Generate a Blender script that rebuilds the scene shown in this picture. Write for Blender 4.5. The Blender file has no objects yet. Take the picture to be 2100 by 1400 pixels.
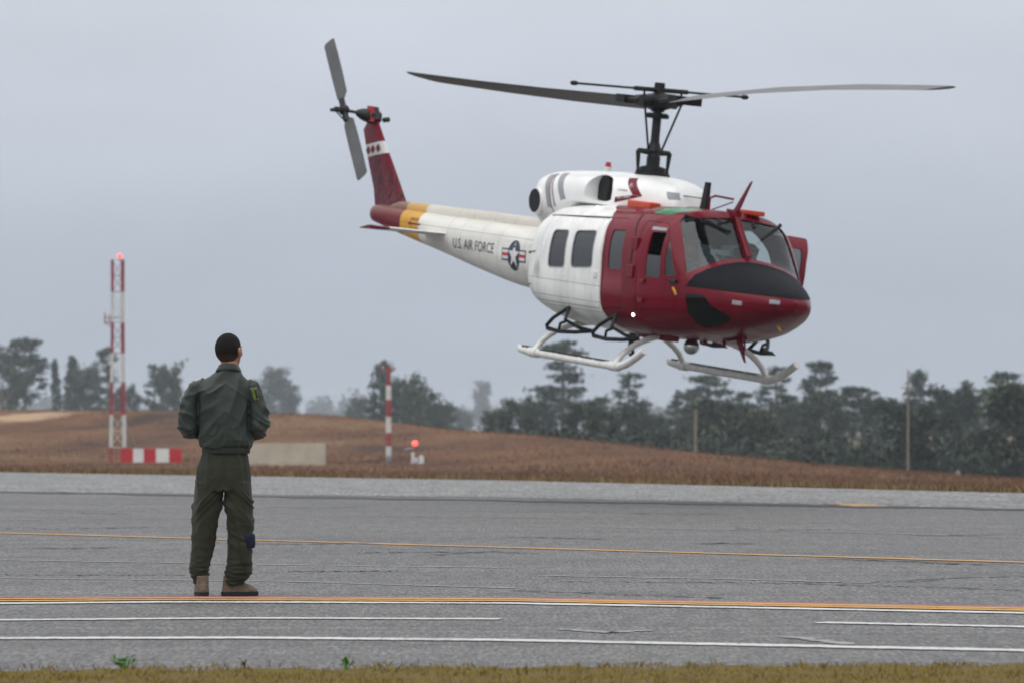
import bpy, bmesh, math, random
import numpy as np
from mathutils import Vector, Matrix, noise
from mathutils.bvhtree import BVHTree

sc = bpy.context.scene
C = sc.collection
rad = math.radians

# ------------------------------------------------------------------ camera, sky, sun, exposure
F = 11200.0            # focal length in photo pixels (192 mm lens on a 36 mm sensor)
HORIZON = 862.0
CAM_H = 1.2
cam_d = bpy.data.cameras.new('camera'); cam = bpy.data.objects.new('camera', cam_d); C.objects.link(cam)
cam.location = (0, 0, CAM_H); cam.rotation_euler = (rad(90), 0, 0)
cam_d.sensor_width = 36; cam_d.lens = F / 2100 * 36
cam_d.shift_y = (HORIZON - 700) / 2100
cam_d.clip_start = 0.5; cam_d.clip_end = 20000
cam_d.dof.use_dof = True; cam_d.dof.focus_distance = 41; cam_d.dof.aperture_fstop = 6.0
sc.camera = cam

w = bpy.data.worlds.new('World'); sc.world = w; w.use_nodes = True
nt = w.node_tree; N = nt.nodes; L = nt.links
for n in list(N): N.remove(n)
out = N.new('ShaderNodeOutputWorld'); bg = N.new('ShaderNodeBackground'); L.new(bg.outputs[0], out.inputs[0])
SUN_EL, SUN_AZ = 72, 215          # degrees; the sun stands high behind the cloud, behind the camera
sky = N.new('ShaderNodeTexSky'); sky.sky_type = 'NISHITA'; sky.sun_disc = False
sky.sun_elevation = rad(SUN_EL); sky.sun_rotation = rad(SUN_AZ); sky.air_density = 1.5; sky.dust_density = 4
hs = N.new('ShaderNodeHueSaturation'); hs.inputs['Saturation'].default_value = .25; L.new(sky.outputs[0], hs.inputs['Color'])
tc = N.new('ShaderNodeTexCoord'); sep = N.new('ShaderNodeSeparateXYZ'); L.new(tc.outputs['Generated'], sep.inputs[0])
ramp = N.new('ShaderNodeValToRGB'); L.new(sep.outputs['Z'], ramp.inputs[0])      # overcast: darker at the horizon, brightest overhead
cr = ramp.color_ramp
stops = [(0.0, (4.7, 5.25, 6.1)), (.03, (5.2, 5.75, 6.65)), (.06, (6.4, 6.9, 7.8)), (.085, (7.0, 7.45, 8.3)), (.3, (9.2, 9.5, 10.1)), (1.0, (12.6, 12.8, 13.0))]
while len(cr.elements) < len(stops): cr.elements.new(.5)
for e, (p, c) in zip(cr.elements, stops): e.position = p; e.color = (c[0] / 13, c[1] / 13, c[2] / 13, 1)
sc13 = N.new('ShaderNodeVectorMath'); sc13.operation = 'SCALE'; sc13.inputs['Scale'].default_value = 13; L.new(ramp.outputs[0], sc13.inputs[0])
mp = N.new('ShaderNodeMapping'); mp.inputs['Scale'].default_value = (5, 5, 16); L.new(tc.outputs['Generated'], mp.inputs[0])
cn = N.new('ShaderNodeTexNoise'); cn.inputs['Scale'].default_value = 2.2; cn.inputs['Detail'].default_value = 5; L.new(mp.outputs[0], cn.inputs['Vector'])
mr = N.new('ShaderNodeMapRange'); mr.inputs[1].default_value = .25; mr.inputs[2].default_value = .75; mr.inputs[3].default_value = .94; mr.inputs[4].default_value = 1.07
L.new(cn.outputs[0], mr.inputs[0])
cl = N.new('ShaderNodeVectorMath'); cl.operation = 'SCALE'; L.new(sc13.outputs[0], cl.inputs[0]); L.new(mr.outputs[0], cl.inputs['Scale'])
mx = N.new('ShaderNodeMix'); mx.data_type = 'RGBA'; mx.inputs[0].default_value = .94
L.new(hs.outputs[0], mx.inputs['A']); L.new(cl.outputs[0], mx.inputs['B']); L.new(mx.outputs['Result'], bg.inputs[0])
bg.inputs[1].default_value = 0.095

sd = bpy.data.lights.new('sun', 'SUN'); so = bpy.data.objects.new('sun', sd); C.objects.link(so)
sd.energy = 1.5; sd.angle = rad(80); sd.color = (1, .97, .93)
el, az = rad(SUN_EL), rad(SUN_AZ)
so.rotation_euler = Vector((-math.sin(az) * math.cos(el), -math.cos(az) * math.cos(el), -math.sin(el))).to_track_quat('-Z', 'Y').to_euler()

sc.view_settings.view_transform = 'Standard'; sc.view_settings.look = 'None'
sc.view_settings.exposure = 0.0; sc.view_settings.gamma = 1.0; sc.view_settings.use_curve_mapping = False
sc.cycles.max_bounces = 6; sc.cycles.diffuse_bounces = 2; sc.cycles.glossy_bounces = 3; sc.cycles.transparent_max_bounces = 16
sc.cycles.transmission_bounces = 4; sc.cycles.volume_bounces = 0
sc.cycles.use_denoising = True

# ------------------------------------------------------------------ helpers
def gp(px, py, z=0.0):                       # photo pixel -> point on a level at height z
    y = F * (CAM_H - z) / (py - HORIZON)
    return Vector(((px - 1050) / F * y, y, z))
def ap(px, py, Y):                           # photo pixel -> point at distance Y
    return Vector(((px - 1050) / F * Y, Y, CAM_H - (py - HORIZON) * Y / F))

def link(o, parent=None):
    C.objects.link(o)
    if parent is not None: o.parent = parent
    return o
def tag(o, label, cat, group=None, kind=None):
    if label: o['label'] = label
    if cat: o['category'] = cat
    if group: o['group'] = group
    if kind: o['kind'] = kind
    return o
def empty(name, label, cat, loc=(0, 0, 0), rz=0, group=None):
    o = bpy.data.objects.new(name, None); link(o); o.location = loc; o.rotation_euler = (0, 0, rz); o.empty_display_size = .3
    return tag(o, label, cat, group)
def copy_tree(o, parent=None):
    c = o.copy(); C.objects.link(c); c.parent = parent
    if parent is not None: c.matrix_parent_inverse = o.matrix_parent_inverse
    for ch in list(o.children): copy_tree(ch, c)
    return c

def ring_frame(d, up=None):
    d = Vector(d).normalized()
    a = Vector(up) if up else (Vector((0, 0, 1)) if abs(d.z) < .9 else Vector((1, 0, 0)))
    u = a.cross(d).normalized(); v = d.cross(u).normalized()
    return u, v

class MB:
    def __init__(s): s.v = []; s.f = []; s.m = []
    def add(s, v, f, m=0):
        b = len(s.v); s.v += [tuple(p) for p in v]; s.f += [tuple(i + b for i in q) for q in f]; s.m += [m] * len(f); return s
    def box(s, lo, hi, m=0, M=None):
        x0, y0, z0 = lo; x1, y1, z1 = hi
        v = [Vector(p) for p in ((x0, y0, z0), (x1, y0, z0), (x1, y1, z0), (x0, y1, z0), (x0, y0, z1), (x1, y0, z1), (x1, y1, z1), (x0, y1, z1))]
        if M: v = [M @ p for p in v]
        return s.add(v, [(3, 2, 1, 0), (4, 5, 6, 7), (0, 1, 5, 4), (1, 2, 6, 5), (2, 3, 7, 6), (3, 0, 4, 7)], m)
    def loft(s, rings, cap=True, m=0):
        n = len(rings[0]); v = [p for r in rings for p in r]; f = []
        for i in range(len(rings) - 1):
            for j in range(n):
                k = (j + 1) % n; f.append((i * n + j, i * n + k, (i + 1) * n + k, (i + 1) * n + j))
        if cap: f.append(tuple(range(n - 1, -1, -1))); f.append(tuple((len(rings) - 1) * n + j for j in range(n)))
        return s.add(v, f, m)
    def tube(s, path, r, n=10, cap=True, m=0, up=None, flat=1.0):
        P = [Vector(p) for p in path]; R = r if isinstance(r, (list, tuple)) else [r] * len(P); rings = []; u = None
        for i, p in enumerate(P):
            d = (P[min(i + 1, len(P) - 1)] - P[max(i - 1, 0)]).normalized()
            if u is None: u, v = ring_frame(d, up)
            else:
                u = (u - d * u.dot(d)).normalized(); v = d.cross(u)
            rings.append([p + (u * math.cos(a) + v * math.sin(a) * flat) * R[i] for a in [2 * math.pi * k / n for k in range(n)]])
        return s.loft(rings, cap, m)
    def ball(s, c, r, nu=12, nv=8, m=0):
        r = r if isinstance(r, (tuple, list)) else (r, r, r); c = Vector(c)
        v = [c + Vector((0, 0, -r[2]))]; f = []
        for i in range(1, nv):
            t = -math.pi / 2 + math.pi * i / nv
            for j in range(nu):
                a = 2 * math.pi * j / nu; v.append(c + Vector((r[0] * math.cos(t) * math.cos(a), r[1] * math.cos(t) * math.sin(a), r[2] * math.sin(t))))
        v.append(c + Vector((0, 0, r[2]))); e = len(v) - 1
        for j in range(nu): f.append((0, 1 + (j + 1) % nu, 1 + j)); f.append((e, e - nu + j, e - nu + (j + 1) % nu))
        for i in range(nv - 2):
            for j in range(nu):
                a = 1 + i * nu + j; b = 1 + i * nu + (j + 1) % nu; f.append((a, b, b + nu, a + nu))
        return s.add(v, f, m)
    def prism(s, poly, fn, a, b, m=0):       # poly 2-D; fn(u, v, t) -> point
        n = len(poly)
        v = [fn(p[0], p[1], a) for p in poly] + [fn(p[0], p[1], b) for p in poly]
        f = [tuple(range(n - 1, -1, -1)), tuple(range(n, 2 * n))] + [(j, (j + 1) % n, n + (j + 1) % n, n + j) for j in range(n)]
        return s.add(v, f, m)
    def mesh(s, name='mesh', fix=True):
        me = bpy.data.meshes.new(name); me.from_pydata(s.v, [], s.f)
        if s.f: me.polygons.foreach_set('material_index', s.m)
        if fix:
            bm = bmesh.new(); bm.from_mesh(me); bmesh.ops.recalc_face_normals(bm, faces=bm.faces); bm.to_mesh(me); bm.free()
        me.update(); return me
    def build(s, name, mat, parent=None, smooth=40, bevel=0, loc=None, fix=True):
        me = s.mesh(name, fix)
        for x in (mat if isinstance(mat, (list, tuple)) else [mat]): me.materials.append(x)
        if smooth:
            me.polygons.foreach_set('use_smooth', [True] * len(me.polygons)); me.set_sharp_from_angle(angle=rad(smooth))
        o = bpy.data.objects.new(name, me); link(o, parent)
        if loc: o.location = loc
        if bevel:
            b = o.modifiers.new('bevel', 'BEVEL'); b.width = bevel; b.segments = 2; b.limit_method = 'ANGLE'
        return o

def evaluated_mesh(o):
    dg = bpy.context.evaluated_depsgraph_get()
    return bpy.data.meshes.new_from_object(o.evaluated_get(dg))
def kill(o):
    m = o.data; bpy.data.objects.remove(o)
    if m and m.users == 0: bpy.data.meshes.remove(m)
def boolean(meA, meB, op):
    a = bpy.data.objects.new('a', meA); b = bpy.data.objects.new('b', meB); C.objects.link(a); C.objects.link(b)
    md = a.modifiers.new('b', 'BOOLEAN'); md.object = b; md.operation = op; md.solver = 'EXACT'
    me = evaluated_mesh(a); bpy.data.objects.remove(a); bpy.data.objects.remove(b); return me
def np_verts(me):
    a = np.empty(len(me.vertices) * 3); me.vertices.foreach_get('co', a); return a.reshape(-1, 3)

# ------------------------------------------------------------------ materials
def mat_new(name):
    m = bpy.data.materials.new(name); m.use_nodes = True
    return m, m.node_tree.nodes, m.node_tree.links, m.node_tree.nodes['Principled BSDF']
def noise_node(Nn, Ll, scale, detail=3, coord='Object', stretch=None, rough=.6):
    t = Nn.new('ShaderNodeTexCoord'); n = Nn.new('ShaderNodeTexNoise'); n.inputs['Scale'].default_value = scale; n.inputs['Detail'].default_value = detail; n.inputs['Roughness'].default_value = rough
    if stretch:
        p = Nn.new('ShaderNodeMapping'); p.inputs['Scale'].default_value = stretch; Ll.new(t.outputs[coord], p.inputs[0]); Ll.new(p.outputs[0], n.inputs['Vector'])
    else: Ll.new(t.outputs[coord], n.inputs['Vector'])
    return n
def rampn(Nn, Ll, src, stops):
    r = Nn.new('ShaderNodeValToRGB'); Ll.new(src, r.inputs[0]); e = r.color_ramp.elements
    while len(e) < len(stops): e.new(.5)
    for x, (p, c) in zip(e, stops):
        x.position = p; x.color = (c, c, c, 1) if isinstance(c, (int, float)) else (*c, 1)
    return r
def mixc(Nn, Ll, fac, a, b, mode='MIX'):
    m = Nn.new('ShaderNodeMix'); m.data_type = 'RGBA'; m.blend_type = mode
    if isinstance(fac, (int, float)): m.inputs[0].default_value = fac
    else: Ll.new(fac, m.inputs[0])
    for k, x in (('A', a), ('B', b)):
        if isinstance(x, (tuple, list)): m.inputs[k].default_value = (*x, 1)
        else: Ll.new(x, m.inputs[k])
    return m.outputs['Result']
def paint(name, col, rough=.4, var=.12, scale=6, metal=0, bump=0, coat=0, stretch=None, spec=.5):
    m, Nn, Ll, p = mat_new(name)
    n = noise_node(Nn, Ll, scale, 4, stretch=stretch)
    r = rampn(Nn, Ll, n.outputs[0], [(.3, 1 - var), (.7, 1.0)])
    Ll.new(mixc(Nn, Ll, 1.0, col, r.outputs[0], 'MULTIPLY'), p.inputs['Base Color'])
    p.inputs['Roughness'].default_value = rough; p.inputs['Metallic'].default_value = metal; p.inputs['Specular IOR Level'].default_value = spec
    if coat: p.inputs['Coat Weight'].default_value = coat; p.inputs['Coat Roughness'].default_value = .10
    if bump:
        b = Nn.new('ShaderNodeBump'); b.inputs['Strength'].default_value = bump; b.inputs['Distance'].default_value = .01; n2 = noise_node(Nn, Ll, scale * 8, 3); Ll.new(n2.outputs[0], b.inputs['Height']); Ll.new(b.outputs[0], p.inputs['Normal'])
    return m
def emit(name, col, s):
    m, Nn, Ll, p = mat_new(name); p.inputs['Base Color'].default_value = (*col, 1); p.inputs['Emission Color'].default_value = (*col, 1); p.inputs['Emission Strength'].default_value = s; return m
def glass(name, tint, refl):
    m = bpy.data.materials.new(name); m.use_nodes = True; Nn = m.node_tree.nodes; Ll = m.node_tree.links; Nn.clear()
    o = Nn.new('ShaderNodeOutputMaterial'); t = Nn.new('ShaderNodeBsdfTransparent'); t.inputs[0].default_value = (*tint, 1)
    g = Nn.new('ShaderNodeBsdfGlossy'); g.inputs['Roughness'].default_value = .04; g.inputs['Color'].default_value = (.9, .93, .95, 1)
    lw = Nn.new('ShaderNodeLayerWeight'); lw.inputs[0].default_value = .5; pw = Nn.new('ShaderNodeMath'); pw.operation = 'POWER'; pw.inputs[1].default_value = 5; Ll.new(lw.outputs['Facing'], pw.inputs[0]); s1 = Nn.new('ShaderNodeMath'); s1.operation = 'MULTIPLY_ADD'; s1.use_clamp = True; s1.inputs[1].default_value = .85; s1.inputs[2].default_value = refl + .04; Ll.new(pw.outputs[0], s1.inputs[0])
    ge = Nn.new('ShaderNodeNewGeometry'); iv = Nn.new('ShaderNodeMath'); iv.operation = 'SUBTRACT'; iv.inputs[0].default_value = 1; Ll.new(ge.outputs['Backfacing'], iv.inputs[1]); a = Nn.new('ShaderNodeMath'); a.operation = 'MULTIPLY'; Ll.new(s1.outputs[0], a.inputs[0]); Ll.new(iv.outputs[0], a.inputs[1])
    x = Nn.new('ShaderNodeMixShader'); Ll.new(a.outputs[0], x.inputs[0]); Ll.new(t.outputs[0], x.inputs[1]); Ll.new(g.outputs[0], x.inputs[2]); Ll.new(x.outputs[0], o.inputs[0]); return m

RED = (.165, .0008, .013)
M = {}
M['white'] = paint('white_paint', (.86, .86, .85), .4, .14, 2.5, coat=.4, stretch=(1, 1, 1))
M['offwhite'] = paint('offwhite_paint', (.74, .73, .68), .42, .2, 5)
M['red'] = paint('red_paint', RED, .4, .15, 4, coat=.3, spec=.1)
M['black'] = paint('black_paint', (.008, .0085, .01), .55, .3, 10, spec=.3)
M['matte'] = paint('antiglare_paint', (.008, .009, .012), .7, .25, 6, spec=.12)
M['steel'] = paint('dark_metal', (.014, .015, .017), .5, .3, 14, spec=.35)
M['blade'] = paint('blade_paint', (.05, .05, .05), .5, .3, 3)
M['bladegrey'] = paint('blade_grey', (.12, .122, .125), .5, .3, 3)
M['grey'] = paint('grey_screen', (.32, .33, .35), .6, .2, 30)
M['orange'] = paint('orange_plastic', (.60, .06, .015), .45, .15, 8)
M['yellow'] = paint('yellow_paint', (.72, .36, .02), .4, .12, 5)
M['navy'] = paint('navy_paint', (.015, .02, .045), .4, .1, 5)
M['interior'] = paint('cabin_lining', (.09, .095, .10), .8, .3, 8)
M['seat'] = paint('seat_fabric', (.03, .033, .03), .85, .3, 12)
M['chrome'] = paint('lamp_chrome', (.55, .56, .58), .12, .1, 4, metal=1)
M['rust'] = paint('scuffed_white', (.80, .79, .75), .45, .25, 9)
M['windshield'] = glass('windshield_glass', (.66, .72, .71), .02)
M['window'] = glass('window_glass', (.35, .37, .39), .06)
M['greenglass'] = glass('green_roof_glass', (.10, .42, .24), .02)
M['green'] = paint('green_roof_pane', (.03, .22, .10), .25, .1, 5)
M['chin'] = glass('chin_glass', (.05, .055, .055), .0)
M['lamp_on'] = emit('lamp_on', (.95, 1, .95), 9)
M['beacon'] = paint('beacon_red', (.45, .01, .02), .2, .1, 5)
M['red_lamp'] = emit('red_lamp', (1, .10, .09), 2.2)
# ------------------------------------------------------------------ terrain
EDGE = [(-3000, 925), (-800, 950), (0, 969), (1050, 986), (2100, 1012), (2900, 1030), (5000, 1060)]     # far edge of the pavement
CREST = [(-3000, 838), (0, 840), (450, 842), (700, 852), (900, 878), (1100, 893), (1250, 908), (1400, 925), (1700, 955), (2100, 985), (2600, 1003), (5000, 1030)]
CRESTD = [(-3000, 470), (0, 450), (700, 400), (1100, 340), (1700, 270), (2100, 240), (5000, 200)]
def ip(T, x): return float(np.interp(x, [t[0] for t in T], [t[1] for t in T]))
def ground_z(X, Y):
    if Y < 45: return 0.0
    px = 1050 + F * X / Y
    e = ip(EDGE, px); Ye = F * CAM_H / (e - HORIZON)
    if Y <= Ye: return 0.0
    Yc = ip(CRESTD, px); c = ip(CREST, px)
    if Y <= Yc:
        s = (Y - Ye) / (Yc - Ye); g = s ** 2.9
        return CAM_H - (e + (c - e) * g - HORIZON) * Y / F
    zc = CAM_H - (c - HORIZON) * Yc / F
    d = Y - Yc
    return max(zc - .022 * d * min(1, d / 60), -6.5 + .3 * math.sin(Y * .01))

def apron_far(px): return ip(EDGE, px)
mud, Nn, Ll, p = mat_new('broomsedge_soil')
n1 = noise_node(Nn, Ll, .10, 6, stretch=(1, .35, 1)); n2 = noise_node(Nn, Ll, .6, 6, rough=.7)
r1 = rampn(Nn, Ll, n1.outputs[0], [(.36, (.06, .040, .030)), (.45, (.13, .067, .039)), (.53, (.155, .078, .043)), (.62, (.175, .108, .06))])
r2 = rampn(Nn, Ll, n2.outputs[0], [(.3, .55), (.7, 1.2)])
base = mixc(Nn, Ll, 1, r1.outputs[0], r2.outputs[0], 'MULTIPLY')
# bare sand patch on the rise
tcn = Nn.new('ShaderNodeTexCoord'); mpn = Nn.new('ShaderNodeMapping'); mpn.vector_type = 'POINT'
sand_c = Vector(((50 - 1050) / F * 434, 434, 0))
mpn.inputs['Location'].default_value = (-sand_c.x / 5.5, -sand_c.y / 11, 0); mpn.inputs['Scale'].default_value = (1 / 5.5, 1 / 11, 0)
Ll.new(tcn.outputs['Object'], mpn.inputs[0])
vl = Nn.new('ShaderNodeVectorMath'); vl.operation = 'LENGTH'; Ll.new(mpn.outputs[0], vl.inputs[0])
n3 = noise_node(Nn, Ll, .45, 5); ad = Nn.new('ShaderNodeMath'); ad.operation = 'MULTIPLY_ADD'; Ll.new(n3.outputs[0], ad.inputs[0]); ad.inputs[1].default_value = 2.2; Ll.new(vl.outputs['Value'], ad.inputs[2])
rs = rampn(Nn, Ll, ad.outputs[0], [(.0, 1.0), (1.0, 1.0), (1.0, 1.0)]); rs.color_ramp.elements[0].position = .9; rs.color_ramp.elements[1].position = .97; rs.color_ramp.elements[2].position = 1.0
sm = Nn.new('ShaderNodeMapRange'); sm.inputs[1].default_value = 1.55; sm.inputs[2].default_value = 2.0; sm.inputs[3].default_value = .85; sm.inputs[4].default_value = 0; Ll.new(ad.outputs[0], sm.inputs[0])
Ll.new(mixc(Nn, Ll, sm.outputs[0], base, (.40, .28, .18)), p.inputs['Base Color']); p.inputs['Roughness'].default_value = 1; p.inputs['Specular IOR Level'].default_value = .1

us = [-2500, -1500, -900, -600, -400, -250, -160, -110] + list(np.linspace(-80, 80, 81)) + [110, 160, 250, 400, 600, 900, 1500, 2500]
ys = [-400, -100, 0, 20, 45] + list(np.arange(50, 160, 3)) + list(np.arange(160, 520, 8)) + list(np.arange(520, 900, 30)) + [900, 1100, 1400, 1800, 2500, 3600, 5600]
mb = MB(); vv = [(x, y, ground_z(x, y) - .03 + (.03 if y > 140 else 0)) for y in ys for x in us]; nu = len(us)
mb.add(vv, [(i * nu + j, i * nu + j + 1, (i + 1) * nu + j + 1, (i + 1) * nu + j) for i in range(len(ys) - 1) for j in range(nu - 1)])
ground = mb.build('ground', mud, smooth=0, fix=False); tag(ground, 'reddish brown grassy field rising to a low crest behind the pavement', None, kind='structure')

# ------------------------------------------------------------------ pavement
def pavement(name, c0, c1, grain, seam):
    m, Nn, Ll, p = mat_new(name)
    a = noise_node(Nn, Ll, grain, 4, stretch=(8, .85, 1), rough=.75); a2 = noise_node(Nn, Ll, grain, 3, stretch=(1.6, .16, 1), rough=.7); b = noise_node(Nn, Ll, 1.0, 4, stretch=(.05, .55, 1)); c = noise_node(Nn, Ll, .35, 4)
    d = noise_node(Nn, Ll, 1.0, 3, stretch=(.03, 3.2, 1))
    ra = rampn(Nn, Ll, a.outputs[0], [(.33, .22), (.5, .95), (.67, 1.9)]); ra2 = rampn(Nn, Ll, a2.outputs[0], [(.34, .76), (.5, 1.0), (.66, 1.2)])
    col = mixc(Nn, Ll, b.outputs[0], c0, c1)
    col = mixc(Nn, Ll, 1, col, ra.outputs[0], 'MULTIPLY'); col = mixc(Nn, Ll, 1, col, ra2.outputs[0], 'MULTIPLY')
    rc = rampn(Nn, Ll, c.outputs[0], [(.3, .84), (.7, 1.1)]); col = mixc(Nn, Ll, 1, col, rc.outputs[0], 'MULTIPLY')
    rd = rampn(Nn, Ll, d.outputs[0], [(.34, .66), (.44, 1.0), (.60, 1.0), (.68, 1.0 + seam)]); col = mixc(Nn, Ll, 1, col, rd.outputs[0], 'MULTIPLY')
    Ll.new(col, p.inputs['Base Color']); p.inputs['Roughness'].default_value = .65; p.inputs['Specular IOR Level'].default_value = .38
    bu = Nn.new('ShaderNodeBump'); bu.inputs['Strength'].default_value = .7; bu.inputs['Distance'].default_value = .012; Ll.new(a.outputs[0], bu.inputs['Height']); Ll.new(bu.outputs[0], p.inputs['Normal'])
    return m
m_asph = pavement('asphalt', (.078, .0765, .075), (.136, .133, .130), 5.0, .35)
m_conc = pavement('concrete', (.145, .145, .142), (.19, .19, .183), 1.6, .2)
random.seed(3)
PX = list(range(-2500, 4700, 60))
def grass_edge(px): return 1366 - (px - 1050) * .006 + 2.5 * math.sin(px * .02) + 2 * math.sin(px * .047 + 1)
mb = MB(); vs = []; nr = 24
for px in PX:
    y0 = F * CAM_H / (ip([(-2500, 1366), (4700, 1366)], px) + 14 - HORIZON)
    y1 = F * CAM_H / (apron_far(px) - 1.5 - HORIZON)
    for k in range(nr + 1):
        y = y0 * (y1 / y0) ** (k / nr); vs.append(((px - 1050) / F * y, y, .0))
n_ = nr + 1
mb.add(vs, [(i * n_ + j, (i + 1) * n_ + j, (i + 1) * n_ + j + 1, i * n_ + j + 1) for i in range(len(PX) - 1) for j in range(nr)])
apron = mb.build('apron', m_asph, smooth=0, fix=False); tag(apron, 'weathered grey asphalt parking apron with cracks and painted lines', None, kind='structure')

CONC = [(-3000, 955), (-800, 985), (0, 1008), (1050, 1020), (2100, 1043), (2900, 1062), (5000, 1100)]
mb = MB(); vs = []
for px in PX:
    y0 = F * CAM_H / (ip(CONC, px) - HORIZON); y1 = F * CAM_H / (apron_far(px) - 1.0 - HORIZON)
    for k in range(5): y = y0 + (y1 - y0) * k / 4; vs.append(((px - 1050) / F * y, y, .005))
mb.add(vs, [(i * 5 + j, (i + 1) * 5 + j, (i + 1) * 5 + j + 1, i * 5 + j + 1) for i in range(len(PX) - 1) for j in range(4)])
o = mb.build('taxiway', m_conc, smooth=0, fix=False); tag(o, 'pale concrete taxiway strip along the far side of the apron', None, kind='structure')

def worn(name, col, lo=.35):
    m, Nn, Ll, p = mat_new(name); a = noise_node(Nn, Ll, 30, 3, rough=.8); b = noise_node(Nn, Ll, 1.2, 3)
    s = Nn.new('ShaderNodeMath'); s.operation = 'MULTIPLY_ADD'; Ll.new(b.outputs[0], s.inputs[0]); s.inputs[1].default_value = .5; Ll.new(a.outputs[0], s.inputs[2])
    r = rampn(Nn, Ll, s.outputs[0], [(.56, 1.0), (.72, 0.12)]); Ll.new(mixc(Nn, Ll, r.outputs[0], col, (.17, .165, .16)), p.inputs['Base Color']); p.inputs['Roughness'].default_value = .7; return m
M['line_white'] = worn('worn_white_line', (.58, .58, .565)); M['line_yellow'] = worn('worn_yellow_line', (.52, .25, .02)); M['line_yellow2'] = worn('faded_yellow_line', (.50, .25, .04), .4); M['line_red'] = worn('worn_red_line', (.30, .05, .06)); M['tar'] = paint('tar', (.025, .026, .028), .6, .4, 20)
M['pale'] = worn('pale_scrape', (.26, .26, .265))
def strip(name, pts, wid, mat, z, seed=0, wob=.0, nsub=6):
    kk = .14 if name == 'painted_line' else .6
    r = random.Random(seed); g = [gp(*p_) for p_ in pts]; P = []
    for a, b in zip(g, g[1:]):
        for k in range(nsub): P.append(a.lerp(b, k / nsub))
    P.append(g[-1]); mb = MB(); v = []
    for i, q in enumerate(P):
        d = (P[min(i + 1, len(P) - 1)] - P[max(i - 1, 0)]).normalized(); nrm = Vector((-d.y, d.x, 0))
        q = q + nrm * r.uniform(-wob, wob); ww = wid * r.uniform(1 - kk, 1 + kk * .7) / 2
        v += [(q - nrm * ww) + Vector((0, 0, z)), (q + nrm * ww) + Vector((0, 0, z))]
    mb.add(v, [(2 * i, 2 * i + 1, 2 * i + 3, 2 * i + 2) for i in range(len(P) - 1)])
    mb2 = mb.build(name, mat, apron, smooth=0, fix=False)
    if mb2.data.polygons[0].normal.z < 0: mb2.data.flip_normals()
    return mb2
def ext(a, b):      # carry a line on past both sides of the frame
    (x0, y0), (x1, y1) = a, b; s = (y1 - y0) / (x1 - x0); return [(-900, y0 + s * (-900 - x0)), a, b, (3000, y1 + s * (3000 - x1))]
strip('painted_line', [(-900, 1252), (0, 1237.5), (330, 1234.5), (600, 1235), (1050, 1237), (2100, 1257), (3000, 1278)], .28, M['line_white'], .006, 1, .015, 40)
strip('painted_line', [(-900, 1246), (0, 1232.6), (330, 1229.8), (1050, 1232.2), (2100, 1251.7), (3000, 1272)], .24, M['line_yellow'], .0068, 2, .012, 40)
strip('painted_line', [(-900, 1242), (0, 1228.6), (330, 1226.6), (1050, 1229), (2100, 1248.3), (3000, 1269)], .24, M['line_yellow'], .0076, 3, .012, 40)
strip('painted_line', [(-900, 1238), (0, 1225.2), (330, 1223.8), (1050, 1226.4), (2100, 1245), (3000, 1265)], .20, M['line_red'], .0064, 4, .02, 40)
strip('painted_line', [(-900, 1274), (0, 1271.5), (500, 1267.5), (1025, 1269.5)], .22, M['line_white'], .006, 5, .02, 40)
strip('painted_line', [(1680, 1276.5), (2100, 1285.5), (3000, 1306)], .22, M['line_white'], .006, 6, .02, 40)
strip('painted_line', [(-900, 1314), (0, 1309), (500, 1308), (1050, 1313), (2100, 1334), (3000, 1357)], .27, M['line_white'], .006, 7, .02, 40)
strip('painted_line', ext((0, 1092.5), (2100, 1153)), .24, M['line_yellow2'], .006, 8, .02, 40)
strip('painted_line', [(1732, 1033), (1785, 1038)], .55, M['line_yellow2'], .010, 9, .05, 8)
strip('painted_line', [(-200, 1063), (90, 1066)], .14, M['pale'], .006, 10, .02, 8)
strip('tar_seam', ext((0, 1008.5), (2100, 1044)), .9, M['tar'], .009, 11, .3, 30)
cracks = [[(1050, 1210), (1200, 1215), (1485, 1226)], [(1150, 1192), (1600, 1195), (1870, 1192), (1910, 1186), (2100, 1181)], [(1600, 1196), (1900, 1203), (2100, 1210)],
          [(0, 1178), (180, 1179), (380, 1178)], [(880, 1138), (1010, 1130), (1090, 1135)], [(1100, 1025), (1500, 1032), (1800, 1040)], [(590, 1171), (660, 1171), (820, 1170)],
          [(740, 1133), (900, 1131), (1000, 1133)], [(1430, 1115), (1480, 1113), (1550, 1115)], [(430, 1112), (600, 1116), (760, 1113)], [(60, 1123), (160, 1124), (240, 1122)],
          [(1050, 1101), (1160, 1103), (1240, 1105)], [(1700, 1146), (1850, 1150), (2000, 1158)], [(1870, 1097), (1960, 1098), (2040, 1096)], [(80, 1053), (180, 1052), (260, 1054)], [(540, 1040), (640, 1041), (760, 1040)], [(1290, 1052), (1380, 1054), (1480, 1053)],
          [(-60, 1083), (140, 1084), (300, 1081)], [(1500, 1084), (1620, 1086), (1720, 1085)]]
for i, c in enumerate(cracks): strip('crack', c, .07 if i < 5 else .12, M['tar'], .0045 + .0002 * i, 20 + i, .13, 34)
pale = [[(0, 1148), (600, 1158), (1050, 1164)], [(0, 1185), (600, 1192), (1050, 1206)], [(1100, 1180), (1500, 1187), (1800, 1196)], [(1200, 1080), (1700, 1090), (2100, 1102)], [(0, 1042), (600, 1052), (1200, 1062)], [(1150, 1290), (1250, 1297), (1330, 1292)], [(1600, 1305), (1640, 1308), (1750, 1322)]]
for i, c in enumerate(pale): strip('pale_seam', c, .11, M['pale'], .0042 + .0002 * i, 60 + i, .03, 16)

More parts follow.
